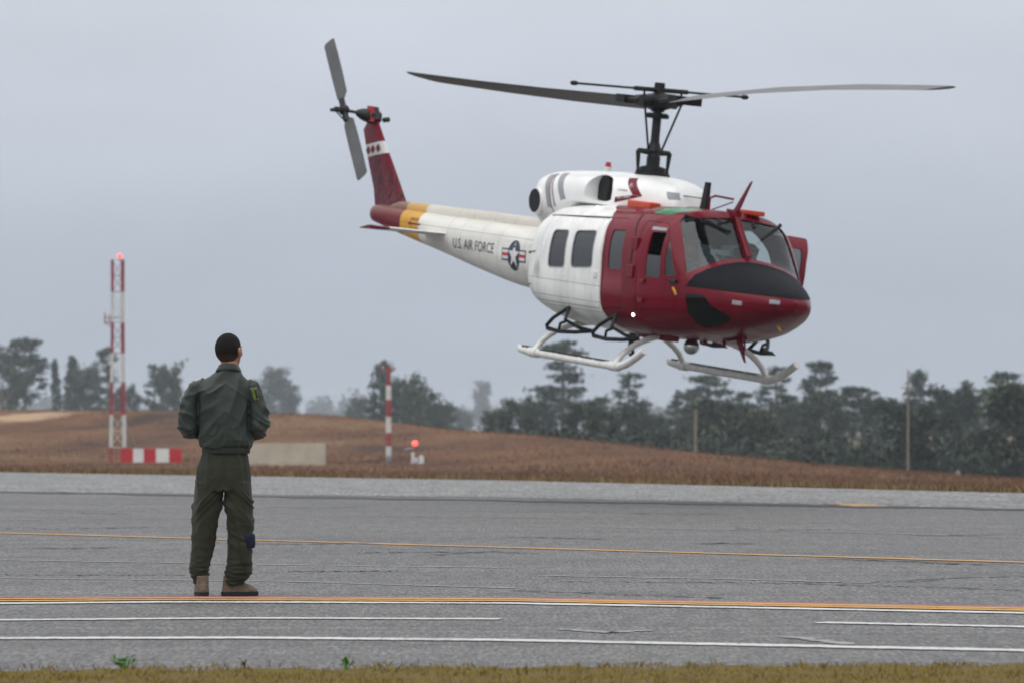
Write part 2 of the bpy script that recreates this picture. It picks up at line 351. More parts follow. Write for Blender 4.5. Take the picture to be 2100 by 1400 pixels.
# ------------------------------------------------------------------ grass
def leafmat(name, cols, scale, trans=.25, coord='Object'):
    m, Nn, Ll, p = mat_new(name); n = noise_node(Nn, Ll, scale, 3, coord=coord, rough=.7)
    k = len(cols); r = rampn(Nn, Ll, n.outputs[0], [(.28 + .44 * i / (k - 1), c) for i, c in enumerate(cols)])
    Ll.new(r.outputs[0], p.inputs['Base Color']); p.inputs['Roughness'].default_value = .8; p.inputs['Specular IOR Level'].default_value = .15
    return m
rng = np.random.default_rng(5)
def blades(name, P, h, wd, mat, parent=None, lean=.35, seg=2):
    n = len(P); a = rng.uniform(0, 2 * np.pi, n); ln = rng.normal(0, lean, (n, 2)) * h[:, None]; s = np.stack([np.cos(a), np.sin(a), np.zeros(n)], 1) * wd[:, None]
    tip = P + np.stack([ln[:, 0], ln[:, 1], h], 1); mid = P + np.stack([ln[:, 0] * .35, ln[:, 1] * .35, h * .55], 1)
    V = np.stack([P - s, P + s, mid + s * .8, mid - s * .8, tip], 1).reshape(-1, 3)
    b = np.arange(n) * 5
    loops = np.concatenate([np.stack([b, b + 1, b + 2, b + 3], 1), np.stack([b + 3, b + 2, b + 4], 1)], 1).ravel()
    starts = (np.arange(n)[:, None] * 7 + np.array([0, 4])).ravel()
    me = bpy.data.meshes.new(name); me.vertices.add(len(V)); me.vertices.foreach_set('co', V.ravel()); me.loops.add(len(loops)); me.loops.foreach_set('vertex_index', loops.astype(np.int32))
    me.polygons.add(len(starts)); me.polygons.foreach_set('loop_start', starts.astype(np.int32)); me.update(calc_edges=True); me.validate()
    me.materials.append(mat); o = bpy.data.objects.new(name, me); return link(o, parent)
m_fg = leafmat('verge_grass', [(.05, .030, .008), (.16, .10, .012), (.25, .165, .018), (.12, .135, .016), (.27, .18, .03)], 9)
n = 90000
yy = rng.uniform(22.5, 27.1, n); xx = rng.uniform(-5.5, 5.5, n)
pxs = 1050 + F * xx / yy; yp = HORIZON + F * CAM_H / yy
edge = 1366 - (pxs - 1050) * .006 + 4 * np.sin(pxs * .013) + 3 * np.sin(pxs * .037 + 1) + 3 * np.sin(pxs * .11)
k = yp > edge + rng.exponential(2.2, n) - 2; xx, yy = xx[k], yy[k]
cl = np.array([noise.noise((a * 2.5, b * 2.5, 0)) for a, b in zip(xx, yy)])
hh = rng.uniform(.006, .030, len(xx)) * (1 + .7 * cl)
verge = blades('verge_grass', np.stack([xx, yy, np.full(len(xx), -.005)], 1), hh, rng.uniform(.0013, .003, len(xx)), m_fg, lean=.6)
tag(verge, 'short olive and straw coloured grass along the near pavement edge', 'grass', kind='stuff')
m_soil = leafmat('verge_soil', [(.05, .032, .010), (.12, .08, .015), (.10, .09, .014)], 14)
mb = MB(); vs = []
for px in PX:
    y1 = F * CAM_H / (grass_edge(px) + 3 - HORIZON)
    for yv in (2.0, 15, 22, y1): vs.append(((px - 1050) / F * max(yv, 20) * (1 if yv > 3 else 1.0), yv, .004))
mb.add(vs, [(i * 4 + j, (i + 1) * 4 + j, (i + 1) * 4 + j + 1, i * 4 + j + 1) for i in range(len(PX) - 1) for j in range(3)])
o = mb.build('verge', m_soil, smooth=0, fix=False); tag(o, 'grassy verge of brown soil at the near pavement edge', None, kind='structure')

m_field = leafmat('broomsedge', [(.045, .030, .023), (.13, .067, .039), (.17, .09, .048), (.135, .09, .05)], .30)
m_edge = leafmat('edge_grass', [(.08, .055, .03), (.17, .125, .06), (.22, .16, .085), (.13, .115, .05)], .5)
def field_pts(n, pxr, s0, s1, pw):
    px = rng.uniform(*pxr, n); s = s0 + (s1 - s0) * rng.uniform(0, 1, n) ** pw; P = []
    for a, b in zip(px, s):
        Ye = F * CAM_H / (ip(EDGE, a) - HORIZON); Yc = ip(CRESTD, a); Y = Ye + .4 + (Yc - Ye) * b; X = (a - 1050) / F * Y; P.append((X, Y, ground_z(X, Y) - .03))
    return np.array(P)
P = field_pts(100000, (-500, 2600), 0, 1.06, .8)
sp_ = ((P[:, 0] - sand_c.x) / 5) ** 2 + ((P[:, 1] - sand_c.y) / 10) ** 2 > rng.uniform(.3, 1.1, len(P)); P = P[sp_]
fz = np.array([noise.noise((a * .15, b * .06, 0)) for a, b in P[:, :2]])
field = blades('field_grass', P, rng.uniform(.07, .20, len(P)) * (1 + .7 * fz), rng.uniform(.010, .025, len(P)), m_field, lean=.3)
tag(field, 'tall reddish brown dry grass covering the rise', 'grass', kind='stuff')
P = field_pts(15000, (-700, 2800), 0, .05, .8)
o = blades('edge_grass', P, rng.uniform(.05, .22, len(P)), rng.uniform(.005, .015, len(P)), m_edge, lean=.4)
tag(o, 'straw coloured grass fringe along the far edge of the taxiway', 'grass', kind='stuff')

n = 4200; yy = rng.uniform(24.5, 26.75, n); xx = rng.uniform(-4.5, 4.5, n); cl = np.array([noise.noise((a * 3 + 7, b * 3, 0)) for a, b in zip(xx, yy)]); k = cl > .0; xx, yy, cl = xx[k], yy[k], cl[k]
m_stalk = leafmat('dead_stalks', [(.03, .016, .008), (.09, .045, .018), (.12, .07, .025)], 12)
o = blades('dead_stalks', np.stack([xx, yy, np.full(len(xx), -.004)], 1), rng.uniform(.02, .06, len(xx)) * (.7 + cl), rng.uniform(.001, .002, len(xx)), m_stalk, lean=.45); tag(o, 'sparse dark brown dead stalks standing up from the verge grass', 'grass', kind='stuff')
# ------------------------------------------------------------------ weeds at the near edge
M['weed'] = leafmat('weed_leaf', [(.03, .10, .012), (.07, .20, .02), (.11, .26, .04)], 25)
M['deadleaf'] = leafmat('dead_leaf', [(.03, .012, .008), (.06, .028, .015)], 30)
def weed(name, label, px, py, h, wd, n, mat, seed, up=.8):
    r = random.Random(seed); b = gp(px, py); e = empty(name, label, 'plant', b)
    st = MB(); lf = []
    for i in range(n):
        a = r.uniform(0, 6.28); L_ = h * r.uniform(.5, 1.0); d = Vector((math.cos(a) * wd * r.uniform(.2, 1), math.sin(a) * wd * .6, L_)); st.tube([(0, 0, -.01), d * .5 + Vector((0, 0, .1 * L_)), d], [.003, .0025, .001], 4)
        for k in range(5):
            t = r.uniform(.35, 1); q = d * t; a2 = a + r.uniform(-1.5, 1.5); ll = r.uniform(.025, .05) * (h / .12); dr = Vector((math.cos(a2), math.sin(a2), r.uniform(-.1, up))).normalized(); sd_ = dr.cross(Vector((0, 0, 1))).normalized() * ll * .38; upv = sd_.cross(dr).normalized() * ll * .12
            m_ = MB(); m_.add([q, q + dr * ll * .45 + sd_ + upv, q + dr * ll * .55 - upv * .3, q + dr * ll * .45 - sd_ + upv, q + dr * ll], [(0, 1, 2), (0, 2, 3), (1, 4, 2), (2, 4, 3)]); lf.append(m_)
    st.build('stem', mat, e)
    for m_ in lf: m_.build('leaf', mat, e, smooth=0, fix=False)
    return e
weed('weed', 'bushy bright green weed sprouting from the grass at the pavement edge', 255, 1372, .075, .07, 9, M['weed'], 1)
weed('weed', 'upright pointed bright green weed standing alone in the verge grass', 710, 1374, .065, .05, 5, M['weed'], 2, 1.8)
weed('dead_weed', 'small withered dark brown weed at the edge of the asphalt', 502, 1368, .045, .05, 4, M['deadleaf'], 3)
# ------------------------------------------------------------------ trees
M['bark'] = paint('pine_bark', (.11, .085, .065), .95, .4, 3)
M['needles'] = leafmat('pine_needles', [(.028, .052, .032), (.062, .098, .056), (.11, .15, .082)], .9)
M['oakleaf'] = leafmat('oak_leaves', [(.034, .054, .034), (.072, .098, .054), (.125, .150, .078)], .7)
M['paleleaf'] = leafmat('olive_leaves', [(.045, .062, .034), (.095, .115, .056), (.15, .16, .08)], .8)
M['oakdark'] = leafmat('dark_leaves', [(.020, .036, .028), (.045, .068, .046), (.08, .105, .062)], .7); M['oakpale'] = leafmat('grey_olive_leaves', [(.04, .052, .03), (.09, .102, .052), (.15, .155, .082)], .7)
def cards(P, size, ctr=None):
    n = len(P); d = rng.normal(0, 1, (n, 3)); d /= np.linalg.norm(d, axis=1)[:, None]; e = rng.normal(0, 1, (n, 3)); e -= d * (e * d).sum(1)[:, None]; e /= np.linalg.norm(e, axis=1)[:, None]
    s = size[:, None]; V = np.stack([P - d * s, P + e * s * .45, P + d * s, P - e * s * .45], 1)
    c = P.mean(0) if ctr is None else ctr; nn = P - c + np.array([0, 0, .25 * np.abs(P - c).mean()]); nn = nn / np.maximum(np.linalg.norm(nn, axis=1), 1e-6)[:, None] + rng.normal(0, .25, (n, 3)); nn /= np.linalg.norm(nn, axis=1)[:, None]
    return np.concatenate([V, np.repeat(nn[:, None], 4, 1)], 2).reshape(-1, 6)
def card_mesh(name, V, mat):
    NV = V[:, 3:]; V = np.ascontiguousarray(V[:, :3])
    n = len(V) // 4; me = bpy.data.meshes.new(name); me.vertices.add(len(V)); me.vertices.foreach_set('co', V.ravel()); me.loops.add(len(V)); me.loops.foreach_set('vertex_index', np.arange(len(V), dtype=np.int32))
    me.polygons.add(n); me.polygons.foreach_set('loop_start', (np.arange(n) * 4).astype(np.int32)); me.update(calc_edges=True); me.materials.append(mat); me.polygons.foreach_set('use_smooth', [True] * n); me.normals_split_custom_set(NV.tolist()); return me
def make_tree(kind, seed, h, spread, base, nb, leaf, mat, flat=.5, dens=42, clump=.8, prof=None):
    r = random.Random(seed); tk = MB(); bend = [Vector((r.uniform(-.02, .02) * h, r.uniform(-.02, .02) * h, 0)) * k / 3 for k in range(4)]
    tp = [Vector((0, 0, h * t)) + bend[min(3, int(t * 3.99))] for t in (0, .15, .3, .45, .6, .75, .88, .97)]
    def at(t):
        i = min(int(t * 7), 6); return tp[i].lerp(tp[i + 1], t * 7 - i)
    tr = h * .014 + .05
    tk.tube(tp, [tr * 1.25, tr, tr * .92, tr * .8, tr * .65, tr * .48, tr * .3, .02], 7)
    LV = []
    for b in range(nb):
        t = base + (1 - base) * (b + r.random()) / nb; t = min(t, .985)
        u = (t - base) / (1 - base)
        pr = prof(u) if prof else (1 - .65 * u ** 1.5) * (.55 + .45 * min(1, u * 4))
        Lb = spread * pr * r.uniform(.45, 1.12); a = b * 2.4 + r.uniform(-.7, .7)
        rise = r.uniform(.05, .45) if kind == 'pine' else r.uniform(.2, .9)
        o0 = at(t); d = Vector((math.cos(a), math.sin(a), rise)).normalized(); e = o0 + d * Lb; mid = o0 + d * Lb * .5 + Vector((0, 0, -.06 * Lb))
        tk.tube([o0, mid, e], [tr * .35 * (1 - .6 * u) + .015, .03, .012], 4, cap=False)
        nc = max(1, int(Lb / (clump * 1.1)) + r.randint(0, 1))
        for c in range(nc):
            q = mid.lerp(e, (c + r.uniform(.4, 1)) / nc) if nc > 1 else e
            q = q + Vector((r.uniform(-.4, .4), r.uniform(-.4, .4), r.uniform(-.15, .3))) * clump
            R = clump * r.uniform(.6, 1.25); nn = int(dens * .8 * r.uniform(.5, 1.3) * (R / clump) ** 2)
            g = rng.normal(0, .52, (nn, 3)) * np.array([R, R, R * flat]); LV.append(cards(np.array(q) + g, rng.uniform(.5, 1.2, nn) * leaf, np.array(q)))
    top = np.array(tp[-1]); g = rng.normal(0, .4, (dens, 3)) * clump * np.array([.7, .7, .9]); LV.append(cards(top + g, rng.uniform(.5, 1.1, dens) * leaf))
    tm = tk.mesh('trunk'); tm.materials.append(M['bark']); cm = card_mesh('crown', np.concatenate(LV), mat)
    return tm, cm, h
PROTO = {
 'pine_a': make_tree('pine', 1, 16, 3.6, .34, 36, .34, M['needles'], .34, 50, .8, lambda u: (.75 + .35 * math.sin(u * 9)) * (1 - .75 * u ** 2.2)),
 'pine_b': make_tree('pine', 2, 15, 2.9, .30, 32, .32, M['needles'], .42, 34, .62),
 'pine_c': make_tree('pine', 3, 14, 3.4, .42, 34, .34, M['needles'], .42, 50, .8, lambda u: .55 + .6 * math.sin(math.pi * min(1, u * .9 + .1))),
 'pine_d': make_tree('pine', 4, 15, 2.6, .22, 40, .40, M['needles'], .6, 44, .75, lambda u: 1.05 - .9 * u),
 'spruce': make_tree('pine', 5, 14, 2.3, .10, 54, .38, M['needles'], .6, 46, .6, lambda u: 1.1 - u),
 'oak_a': make_tree('oak', 6, 12, 4.3, .16, 48, .36, M['oakleaf'], .62, 44, .95, lambda u: .55 + .55 * math.sin(math.pi * min(1, u * .95 + .05))),
 'oak_b': make_tree('oak', 7, 11, 4.7, .12, 52, .36, M['oakleaf'], .65, 46, .95, lambda u: .7 + .4 * math.sin(math.pi * u)),
 'oak_c': make_tree('oak', 8, 12, 3.7, .14, 46, .36, M['paleleaf'], .62, 44, .9, lambda u: .6 + .5 * math.sin(math.pi * u)),
}
for k_ in ('oak_a', 'oak_b', 'oak_c'):
    tm, cm, h = PROTO[k_]
    for t_, m_ in (('2', M['oakdark']), ('3', M['oakpale'])):
        c2 = cm.copy(); c2.materials.clear(); c2.materials.append(m_); PROTO[k_ + t_] = (tm, c2, h)
def plant(kind, px, ytop, D, label, name, group=None, wide=1.0, rot=None, ph=None, seed=0):
    tm, cm, h = PROTO[kind]; X = (px - 1050) / F * D; zb = ground_z(X, D) - .2; zt = CAM_H + (HORIZON - ytop) * D / F
    s = (zt - zb) / (h * .99)
    e = empty(name, label, 'tree', (X, D, zb), rot if rot is not None else (px * 1.7) % 6.28, group); e.scale = (s * wide, s * wide, s)
    for n_, me in (('trunk', tm), ('crown', cm)): link(bpy.data.objects.new(n_, me), e)
    return e
G1 = 'broadleaf trees filling the wood behind the field'; G2 = 'pines rising out of the wood behind the field'
plant('pine_a', 1155, 700, 950, 'tall pine with tiered open branches, highest in the wood under the helicopter skids', 'pine_tree', wide=1.35)
plant('pine_b', 1290, 764, 950, 'slender sparse pine with thin feathery top next to the tall tiered pine', 'pine_tree', wide=1.2)
plant('pine_c', 1455, 772, 950, 'wide spreading pine with layered crown behind the short pale post', 'pine_tree', wide=1.3)
plant('pine_c', 1385, 822, 950, 'low lopsided pine leaning out of the wood beside the short pale post', 'pine_tree', wide=.8, rot=2)
plant('pine_b', 1592, 752, 950, 'narrow pine whose top shows just beyond the far skid', 'pine_tree', wide=1.15, rot=1)
plant('pine_c', 1682, 744, 950, 'pine with a compact rounded head standing clear above its neighbours', 'pine_tree', wide=.8, rot=4)
plant('pine_d', 1880, 763, 950, 'conical dark pine beside the tall thin pole', 'pine_tree', wide=1.05)
plant('pine_c', 2052, 766, 950, 'broad dark pine with a bushy flat head near the end of the wood', 'pine_tree', wide=.95, rot=3)
plant('pine_d', 1985, 783, 950, 'pointed pine squeezed between the broad dark pine and the conical pine', 'pine_tree', wide=.9, rot=2)
mid = [('oak_a', 1062, 830, 610, 1.05), ('oak_b', 1105, 838, 600, 1.0), ('oak_a', 1195, 838, 615, .9), ('pine_b', 1235, 815, 720, .9), ('oak_c', 1240, 845, 610, .9), ('oak_c', 1302, 836, 600, 1.0), ('oak_b', 1345, 866, 595, .9), ('oak_a', 1410, 862, 590, .9), ('oak_b', 1478, 842, 590, 1.0),
       ('pine_c', 1520, 806, 700, .8), ('oak_a', 1530, 850, 590, 1.0), ('pine_b', 1560, 800, 700, 1.0), ('pine_c', 1612, 812, 760, .8), ('oak_b', 1632, 842, 570, 1.0), ('oak_a', 1690, 822, 575, 1.0), ('pine_c', 1748, 795, 640, 1.0), ('pine_b', 1785, 800, 720, 1.0), ('oak_b', 1795, 834, 560, .95), ('oak_c', 1838, 828, 570, 1.0),
       ('pine_c', 1920, 800, 640, .8), ('pine_b', 1950, 806, 700, 1.0), ('oak_b', 1965, 824, 550, 1.0), ('pine_b', 2018, 798, 660, 1.0), ('pine_c', 2090, 790, 620, .8), ('oak_b', 2085, 818, 540, 1.1), ('oak_a', 2150, 800, 540, 1.1), ('oak_b', 2230, 806, 540, 1.1), ('oak_c', 1715, 852, 540, .9), ('oak_c', 1870, 850, 540, .9), ('oak_b', 1560, 868, 560, .9), ('oak_c', 2045, 858, 510, .9), ('oak_b', 1440, 880, 560, .8)]
rr_ = random.Random(4)
LM = [(1155, 'the tall tiered pine'), (1290, 'the slender feathery pine'), (1385, 'the low lopsided pine'), (1426, 'the short pale post'), (1470, 'the wide layered pine'), (1592, 'the narrow pine by the far skid'), (1682, 'the compact round-headed pine'), (1862, 'the tall thin pole'), (1895, 'the conical dark pine'), (1985, 'the pointed squeezed pine'), (2060, 'the broad flat-headed pine')]
for q_, (k_, px, yt, D, wd) in enumerate(mid):
    oak = k_[:3] == 'oak'; v_ = rr_.choice(['', '2', '3']) if oak else ''; lm = min(LM, key=lambda l: abs(l[0] - px))
    lab = ({'': 'grey-green', '2': 'dark green', '3': 'pale olive'}[v_] if oak else 'ragged') + (' low' if yt > 845 else ' medium' if yt > 822 else ' tall') + (' broadleaf tree' if oak else ' pine') + (' close behind ' if abs(px - lm[0]) < 10 else ' next to ') + lm[1]
    plant(k_ + v_, px, yt, D + rr_.choice([-30, 30, 120, 250, 380]), lab, 'broadleaf_tree' if oak else 'pine_tree', G1 if oak else G2, wd * rr_.uniform(.85, 1.1))
plant('pine_c', 2140, 770, 590, 'pine in the wood past the broad dark pine, mostly out of frame', 'pine_tree', wide=.9)
# trees on the rise behind the lattice mast
plant('pine_c', 52, 698, 1260, 'tall bare-stemmed pine with umbrella crown left of the dark spruces', 'pine_tree', wide=.85, rot=1)
plant('oak_a', 5, 728, 1225, 'rounded leafy tree behind the umbrella pine', 'broadleaf_tree', wide=.8)
plant('spruce', 114, 738, 1260, 'narrow dark spruce, slimmer of the pair before the leafy mass', 'spruce_tree', wide=.62)
plant('spruce', 147, 732, 1278, 'dark spruce, broader of the pair before the leafy mass', 'spruce_tree', wide=.85, rot=2)
plant('oak_b', 172, 775, 1242, 'low dark bushy tree at the foot of the spruces', 'broadleaf_tree', wide=.6)
plant('pine_a', 220, 714, 1295, 'open pine standing directly behind the red and white lattice mast', 'pine_tree', wide=.75)
plant('oak_a', 262, 800, 1260, 'small bush showing between the lattice mast and the two-headed tree', 'bush', wide=.6)
plant('pine_b', 318, 747, 1260, 'thin-topped tree rising above the bushes right of the lattice mast', 'pine_tree', wide=.85, rot=3)
plant('oak_b', 345, 775, 1251, 'dark rounded tree close by the standing man\'s shoulder', 'broadleaf_tree', wide=.62)
plant('oak_a', 562, 765, 2000, 'hazy grey tree standing apart behind the beige screen wall', 'broadleaf_tree', wide=.85)
plant('oak_a', 592, 790, 2050, 'smaller hazy tree touching the lone grey tree behind the beige wall', 'broadleaf_tree', wide=.6, rot=2)
plant('pine_d', 783, 745, 1050, 'dark columnar tree behind the red and white pole', 'pine_tree', wide=1.0)
plant('oak_b', 826, 798, 1035, 'dark leafy tree just right of the red and white pole', 'broadleaf_tree', wide=.8)
plant('oak_a', 862, 806, 1020, 'rounded dark tree between the pole and the red lamp stand', 'broadleaf_tree', wide=.9)
plant('oak_b', 905, 842, 1005, 'low dark bush tailing off from the trees behind the pole', 'bush', wide=1.0)
plant('oak_c', 735, 822, 1500, 'faint bushy tree on the open side of the columnar dark tree', 'broadleaf_tree', wide=.9)
plant('oak_c', 990, 787, 3600, 'misty upright tree rising alone over the far woodland', 'broadleaf_tree', wide=.7)
plant('oak_b', 950, 850, 2000, 'low hazy bush beneath the misty upright tree', 'bush', wide=.9)
plant('oak_c', 1015, 850, 760, 'olive bush at the edge of the wood below the tail boom', 'bush', wide=.8)
plant('oak_a', -60, 745, 1225, 'leafy tree just outside the frame beside the umbrella pine', 'broadleaf_tree', wide=.8)
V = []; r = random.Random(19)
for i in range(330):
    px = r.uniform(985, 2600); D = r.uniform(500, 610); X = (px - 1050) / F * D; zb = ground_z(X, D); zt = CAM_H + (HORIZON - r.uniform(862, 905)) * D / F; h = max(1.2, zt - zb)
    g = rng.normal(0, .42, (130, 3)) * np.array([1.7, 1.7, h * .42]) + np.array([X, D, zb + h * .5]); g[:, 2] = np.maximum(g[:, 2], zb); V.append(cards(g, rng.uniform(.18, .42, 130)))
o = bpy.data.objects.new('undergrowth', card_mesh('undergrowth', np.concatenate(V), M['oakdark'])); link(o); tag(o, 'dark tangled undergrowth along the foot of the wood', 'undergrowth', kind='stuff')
# far wood: one mass in the mist
V = []; r = random.Random(9)
for i in range(700):
    px = r.uniform(-2200, 4300); D = r.uniform(4000, 4800); X = (px - 1050) / F * D; h = r.uniform(15, 26) * (1 + .25 * math.sin(px * .012)); zb = ground_z(X, D)
    g = rng.normal(0, .45, (120, 3)) * np.array([9, 9, h * .42]) + np.array([X, D, zb + h * .55]); g[:, 2] = np.maximum(g[:, 2], zb); V.append(cards(g, rng.uniform(1.6, 3.2, 120)))
o = bpy.data.objects.new('far_wood', card_mesh('far_wood', np.concatenate(V), M['oakleaf'])); link(o); tag(o, 'distant misty woodland along the horizon', 'woodland', kind='stuff')

# ------------------------------------------------------------------ airfield furniture
M['mast_red'] = paint('hazed_red', (.32, .06, .07), .55, .2, 3); M['mast_white'] = paint('faded_white', (.66, .66, .63), .55, .2, 3); M['galv'] = paint('galvanised', (.30, .31, .33), .5, .2, 6, metal=.4)  # mast red is paled in its base colour to suggest distance haze
M['pinklens'] = paint('pale_red_lens', (.55, .22, .23), .3, .1, 5); M['beige'] = paint('beige_board', (.50, .45, .36), .8, .2, 1.2); M['woodpole'] = paint('weathered_pole', (.25, .21, .17), .9, .3, 3); M['board_red'] = paint('board_red', (.50, .02, .03), .6, .15, 2); M['board_white'] = paint('board_white', (.72, .72, .72), .6, .12, 2)
D = 300
b = ap(241, 955, D); b.z = ground_z(b.x, b.y)
t = empty('lattice_mast', 'tall red and white banded lattice mast with a glowing red lamp on top', 'mast', b, rad(12))
Hm = ap(243, 533, D).z - b.z; hw = .31
cuts = [0, 25 / 430, 95 / 430, 163 / 430, 233 / 430, 304 / 430, 366 / 430, 1.0]
cuts = [(955 - y) / (955 - 533) * Hm for y in (955, 924, 856, 788, 727, 664, 600, 533)]
for i, (z0, z1) in enumerate(zip(cuts, cuts[1:])):
    m_ = M['mast_red'] if i % 2 == 0 else M['mast_white']; wid = lambda z: hw * (1.22 - .3 * min(1, z / Hm * 1.5))
    legs = []
    for k, (sx, sy) in enumerate(((-1, -1), (1, -1), (1, 1), (-1, 1))):
        rr = .065 if sx > 0 else .045
        l_ = MB(); l_.tube([(sx * wid(z0), sy * wid(z0), z0), (sx * wid(z1), sy * wid(z1), z1)], rr, 8)
        lo = l_.build('leg', m_, t)
        nb_ = max(2, int((z1 - z0) / .75)); br = MB(); sx2, sy2 = ((-1, -1), (1, -1), (1, 1), (-1, 1))[(k + 1) % 4]
        for q in range(nb_):
            za, zb_ = z0 + (z1 - z0) * q / nb_, z0 + (z1 - z0) * (q + 1) / nb_
            br.tube([(sx * wid(za), sy * wid(za), za), (sx2 * wid(za), sy2 * wid(za), za)], .018, 5); a_, b_ = (za, zb_) if q % 2 else (zb_, za)
            br.tube([(sx * wid(a_), sy * wid(a_), a_), (sx2 * wid(b_), sy2 * wid(b_), b_)], .016, 5)
        br.build('bracing', m_, lo)
lamp = MB().tube([(.12, 0, Hm - .05), (.12, 0, Hm + .12)], .06, 10).build('lamp_base', M['galv'], t)
MB().ball((.12, 0, Hm + .20), (.13, .13, .13)).build('lamp_globe', M['red_lamp'], lamp)
zb_ = (955 - 655) / (955 - 533) * Hm
pl = MB()
for dz in (-.22, .02): pl.tube([(-.75, 0, zb_ + dz), (.2, 0, zb_ + dz)], .03, 6)
pl.tube([(-.7, 0, zb_ - .3), (-.7, 0, zb_ + .3)], .035, 6); pl.tube([(-.45, 0, zb_ - .3), (-.45, 0, zb_ + .2)], .03, 6); pl.tube([(-.72, 0, zb_ - .22), (-.28, 0, zb_ - .55)], .025, 6)
pl.build('antenna_bracket', M['mast_red'], t)
st = MB(); st.tube([(.28, 0, (955 - 855) / 422 * Hm), (1.35, .2, .2)], .03, 6); st.build('guy_strut', M['galv'], t)

def banded(name, px, yb, yt, D, rr, bands, label, lampr, cross=None):
    b = ap(px, yb, D); b.z = ground_z(b.x, b.y) - .05; t = empty(name, label, 'pole', b); H = ap(px, yt, D).z - b.z; z = 0; col = 0
    for k in range(len(bands)):
        z1 = z + bands[k][0] * H; MB().tube([(0, 0, z), (0, 0, z1)], rr * (1 if z < H * .7 else .8), 10).build('band', M[bands[k][1]], t); z = z1
    return t, H
t, Hp = banded('banded_pole', 797, 958, 752, 290, .15, [(.08, 'galv'), (.10, 'mast_white'), (.14, 'mast_red'), (.165, 'mast_white'), (.175, 'mast_red'), (.15, 'mast_white'), (.19, 'mast_red')], 'slim red and white banded pole with a cross arm and pale red lamps', .2)
cb = MB(); cb.tube([(-.32, 0, Hp - .22), (.32, 0, Hp - .15)], .025, 6); cb.tube([(0, 0, Hp - .8), (-.3, 0, Hp - .25)], .022, 6); cb.build('cross_arm', M['galv'], t)
for x in (-.3, .08, .3): MB().ball((x, 0, Hp - .06), (.075, .075, .10)).build('lamp', M['pinklens'], t)

b = ap(851, 958, 285); b.z = ground_z(b.x, b.y) - .03; t = empty('lamp_stand', 'short white lamp stand with a bright red light in the brown grass', 'lamp', b); Hl = ap(851, 905, 285).z - b.z
MB().tube([(-.11, 0, 0), (-.11, 0, Hl * .55)], .075, 8).build('post', M['board_white'], t)
MB().tube([(-.11, 0, Hl * .5), (0, 0, Hl * .72), (0, 0, Hl * .9)], .05, 8).build('neck', M['mast_red'], t)
MB().tube([(-.55, 0, Hl * .66), (0, 0, Hl * .73)], .05, 6).build('side_arm', M['galv'], t)
MB().ball((0, 0, Hl * .93), (.16, .16, .13)).build('lamp_globe', M['red_lamp'], t)
b = ap(864, 958, 285); b.z = ground_z(b.x, b.y) - .03
mb = MB(); mb.box((-.13, -.13, 0), (.13, .13, .42)); mb.tube([(0, 0, .42), (0, 0, .5)], .05, 8); mb.box((-.34, -.1, 0), (-.2, .1, .35))
o = mb.build('marker_box', M['board_white'], bevel=.02, loc=b); tag(o, 'small white marker box on the ground beside the red lamp stand', 'box')

b = ap(248, 958, 286); b.z = ground_z(b.x, b.y); t = empty('marker_barrier', 'low barrier board chequered in red and white squares at the foot of the mast', 'barrier', b)
pxs_ = [(248, 273, 'board_red', 0), (273, 295, 'board_white', 0), (295, 320, 'board_red', 0), (320, 347, 'board_white', 0), (347, 373, 'board_red', 0)]
for a_, c_, m_, s_ in pxs_:
    x0 = (a_ - 248) / F * 286; x1 = (c_ - 248) / F * 286; MB().box((x0, -.05, .12), (x1 - .01, .05, .84)).build('panel', M[m_], t)
for x in (.1, 1.6, 3.05): MB().box((x - .04, .06, -.1), (x + .04, .14, .8)).build('stake', M['galv'], t)
b = ap(505, 962, 280); b.z = ground_z(b.x, b.y) - .05; t = empty('screen_wall', 'long low beige board wall standing in the brown field', 'wall', b)
Wl = (668 - 505) / F * 280; Hw = (962 - 914) / F * 280
for k in range(4): MB().box((Wl * k / 4 + .004, -.06, 0), (Wl * (k + 1) / 4 - .004, .06, Hw + .015 * (k % 2))).build('board', M['beige'], t)
for k in range(5): x = Wl * k / 4; MB().box((x - .05, .062, -.1), (x + .05, .16, Hw - .02)).build('post', M['woodpole'], t)
def wpole(px, yt, D, rr, label, arm=False, mat='woodpole'):
    X = (px - 1050) / F * D; zb = ground_z(X, D) - .2; zt = CAM_H + (HORIZON - yt) * D / F
    t = empty('utility_pole', label, 'pole', (X, D, zb)); MB().tube([(0, 0, 0), (0, 0, (zt - zb) * .5), (.02, 0, zt - zb)], [rr, rr * .9, rr * .7], 9).build('shaft', M[mat], t)
    if arm: MB().box((-.55, -.05, (zt - zb) * .86), (.55, .05, (zt - zb) * .86 + .09)).build('cross_arm', M[mat], t)
    return t
wpole(1426, 838, 470, .15, 'short thick pale wooden post before the wood', mat='woodpole')
wpole(1862, 757, 440, .10, 'tall thin wooden pole with a short cross arm before the wood', True)
wpole(4, 800, 480, .10, 'thin pale pole on the crest behind the sand patch')
X = (1965 - 1050) / F * 250; o = MB().box((-.09, -.09, 0), (.09, .09, .22)).ball((0, 0, .24), (.07, .07, .05)).build("junction_box", M["galv"], loc=(X, 250, ground_z(X, 250) - .02)); tag(o, "tiny pale equipment box on the crest below the wood near the tall thin pole", "box")
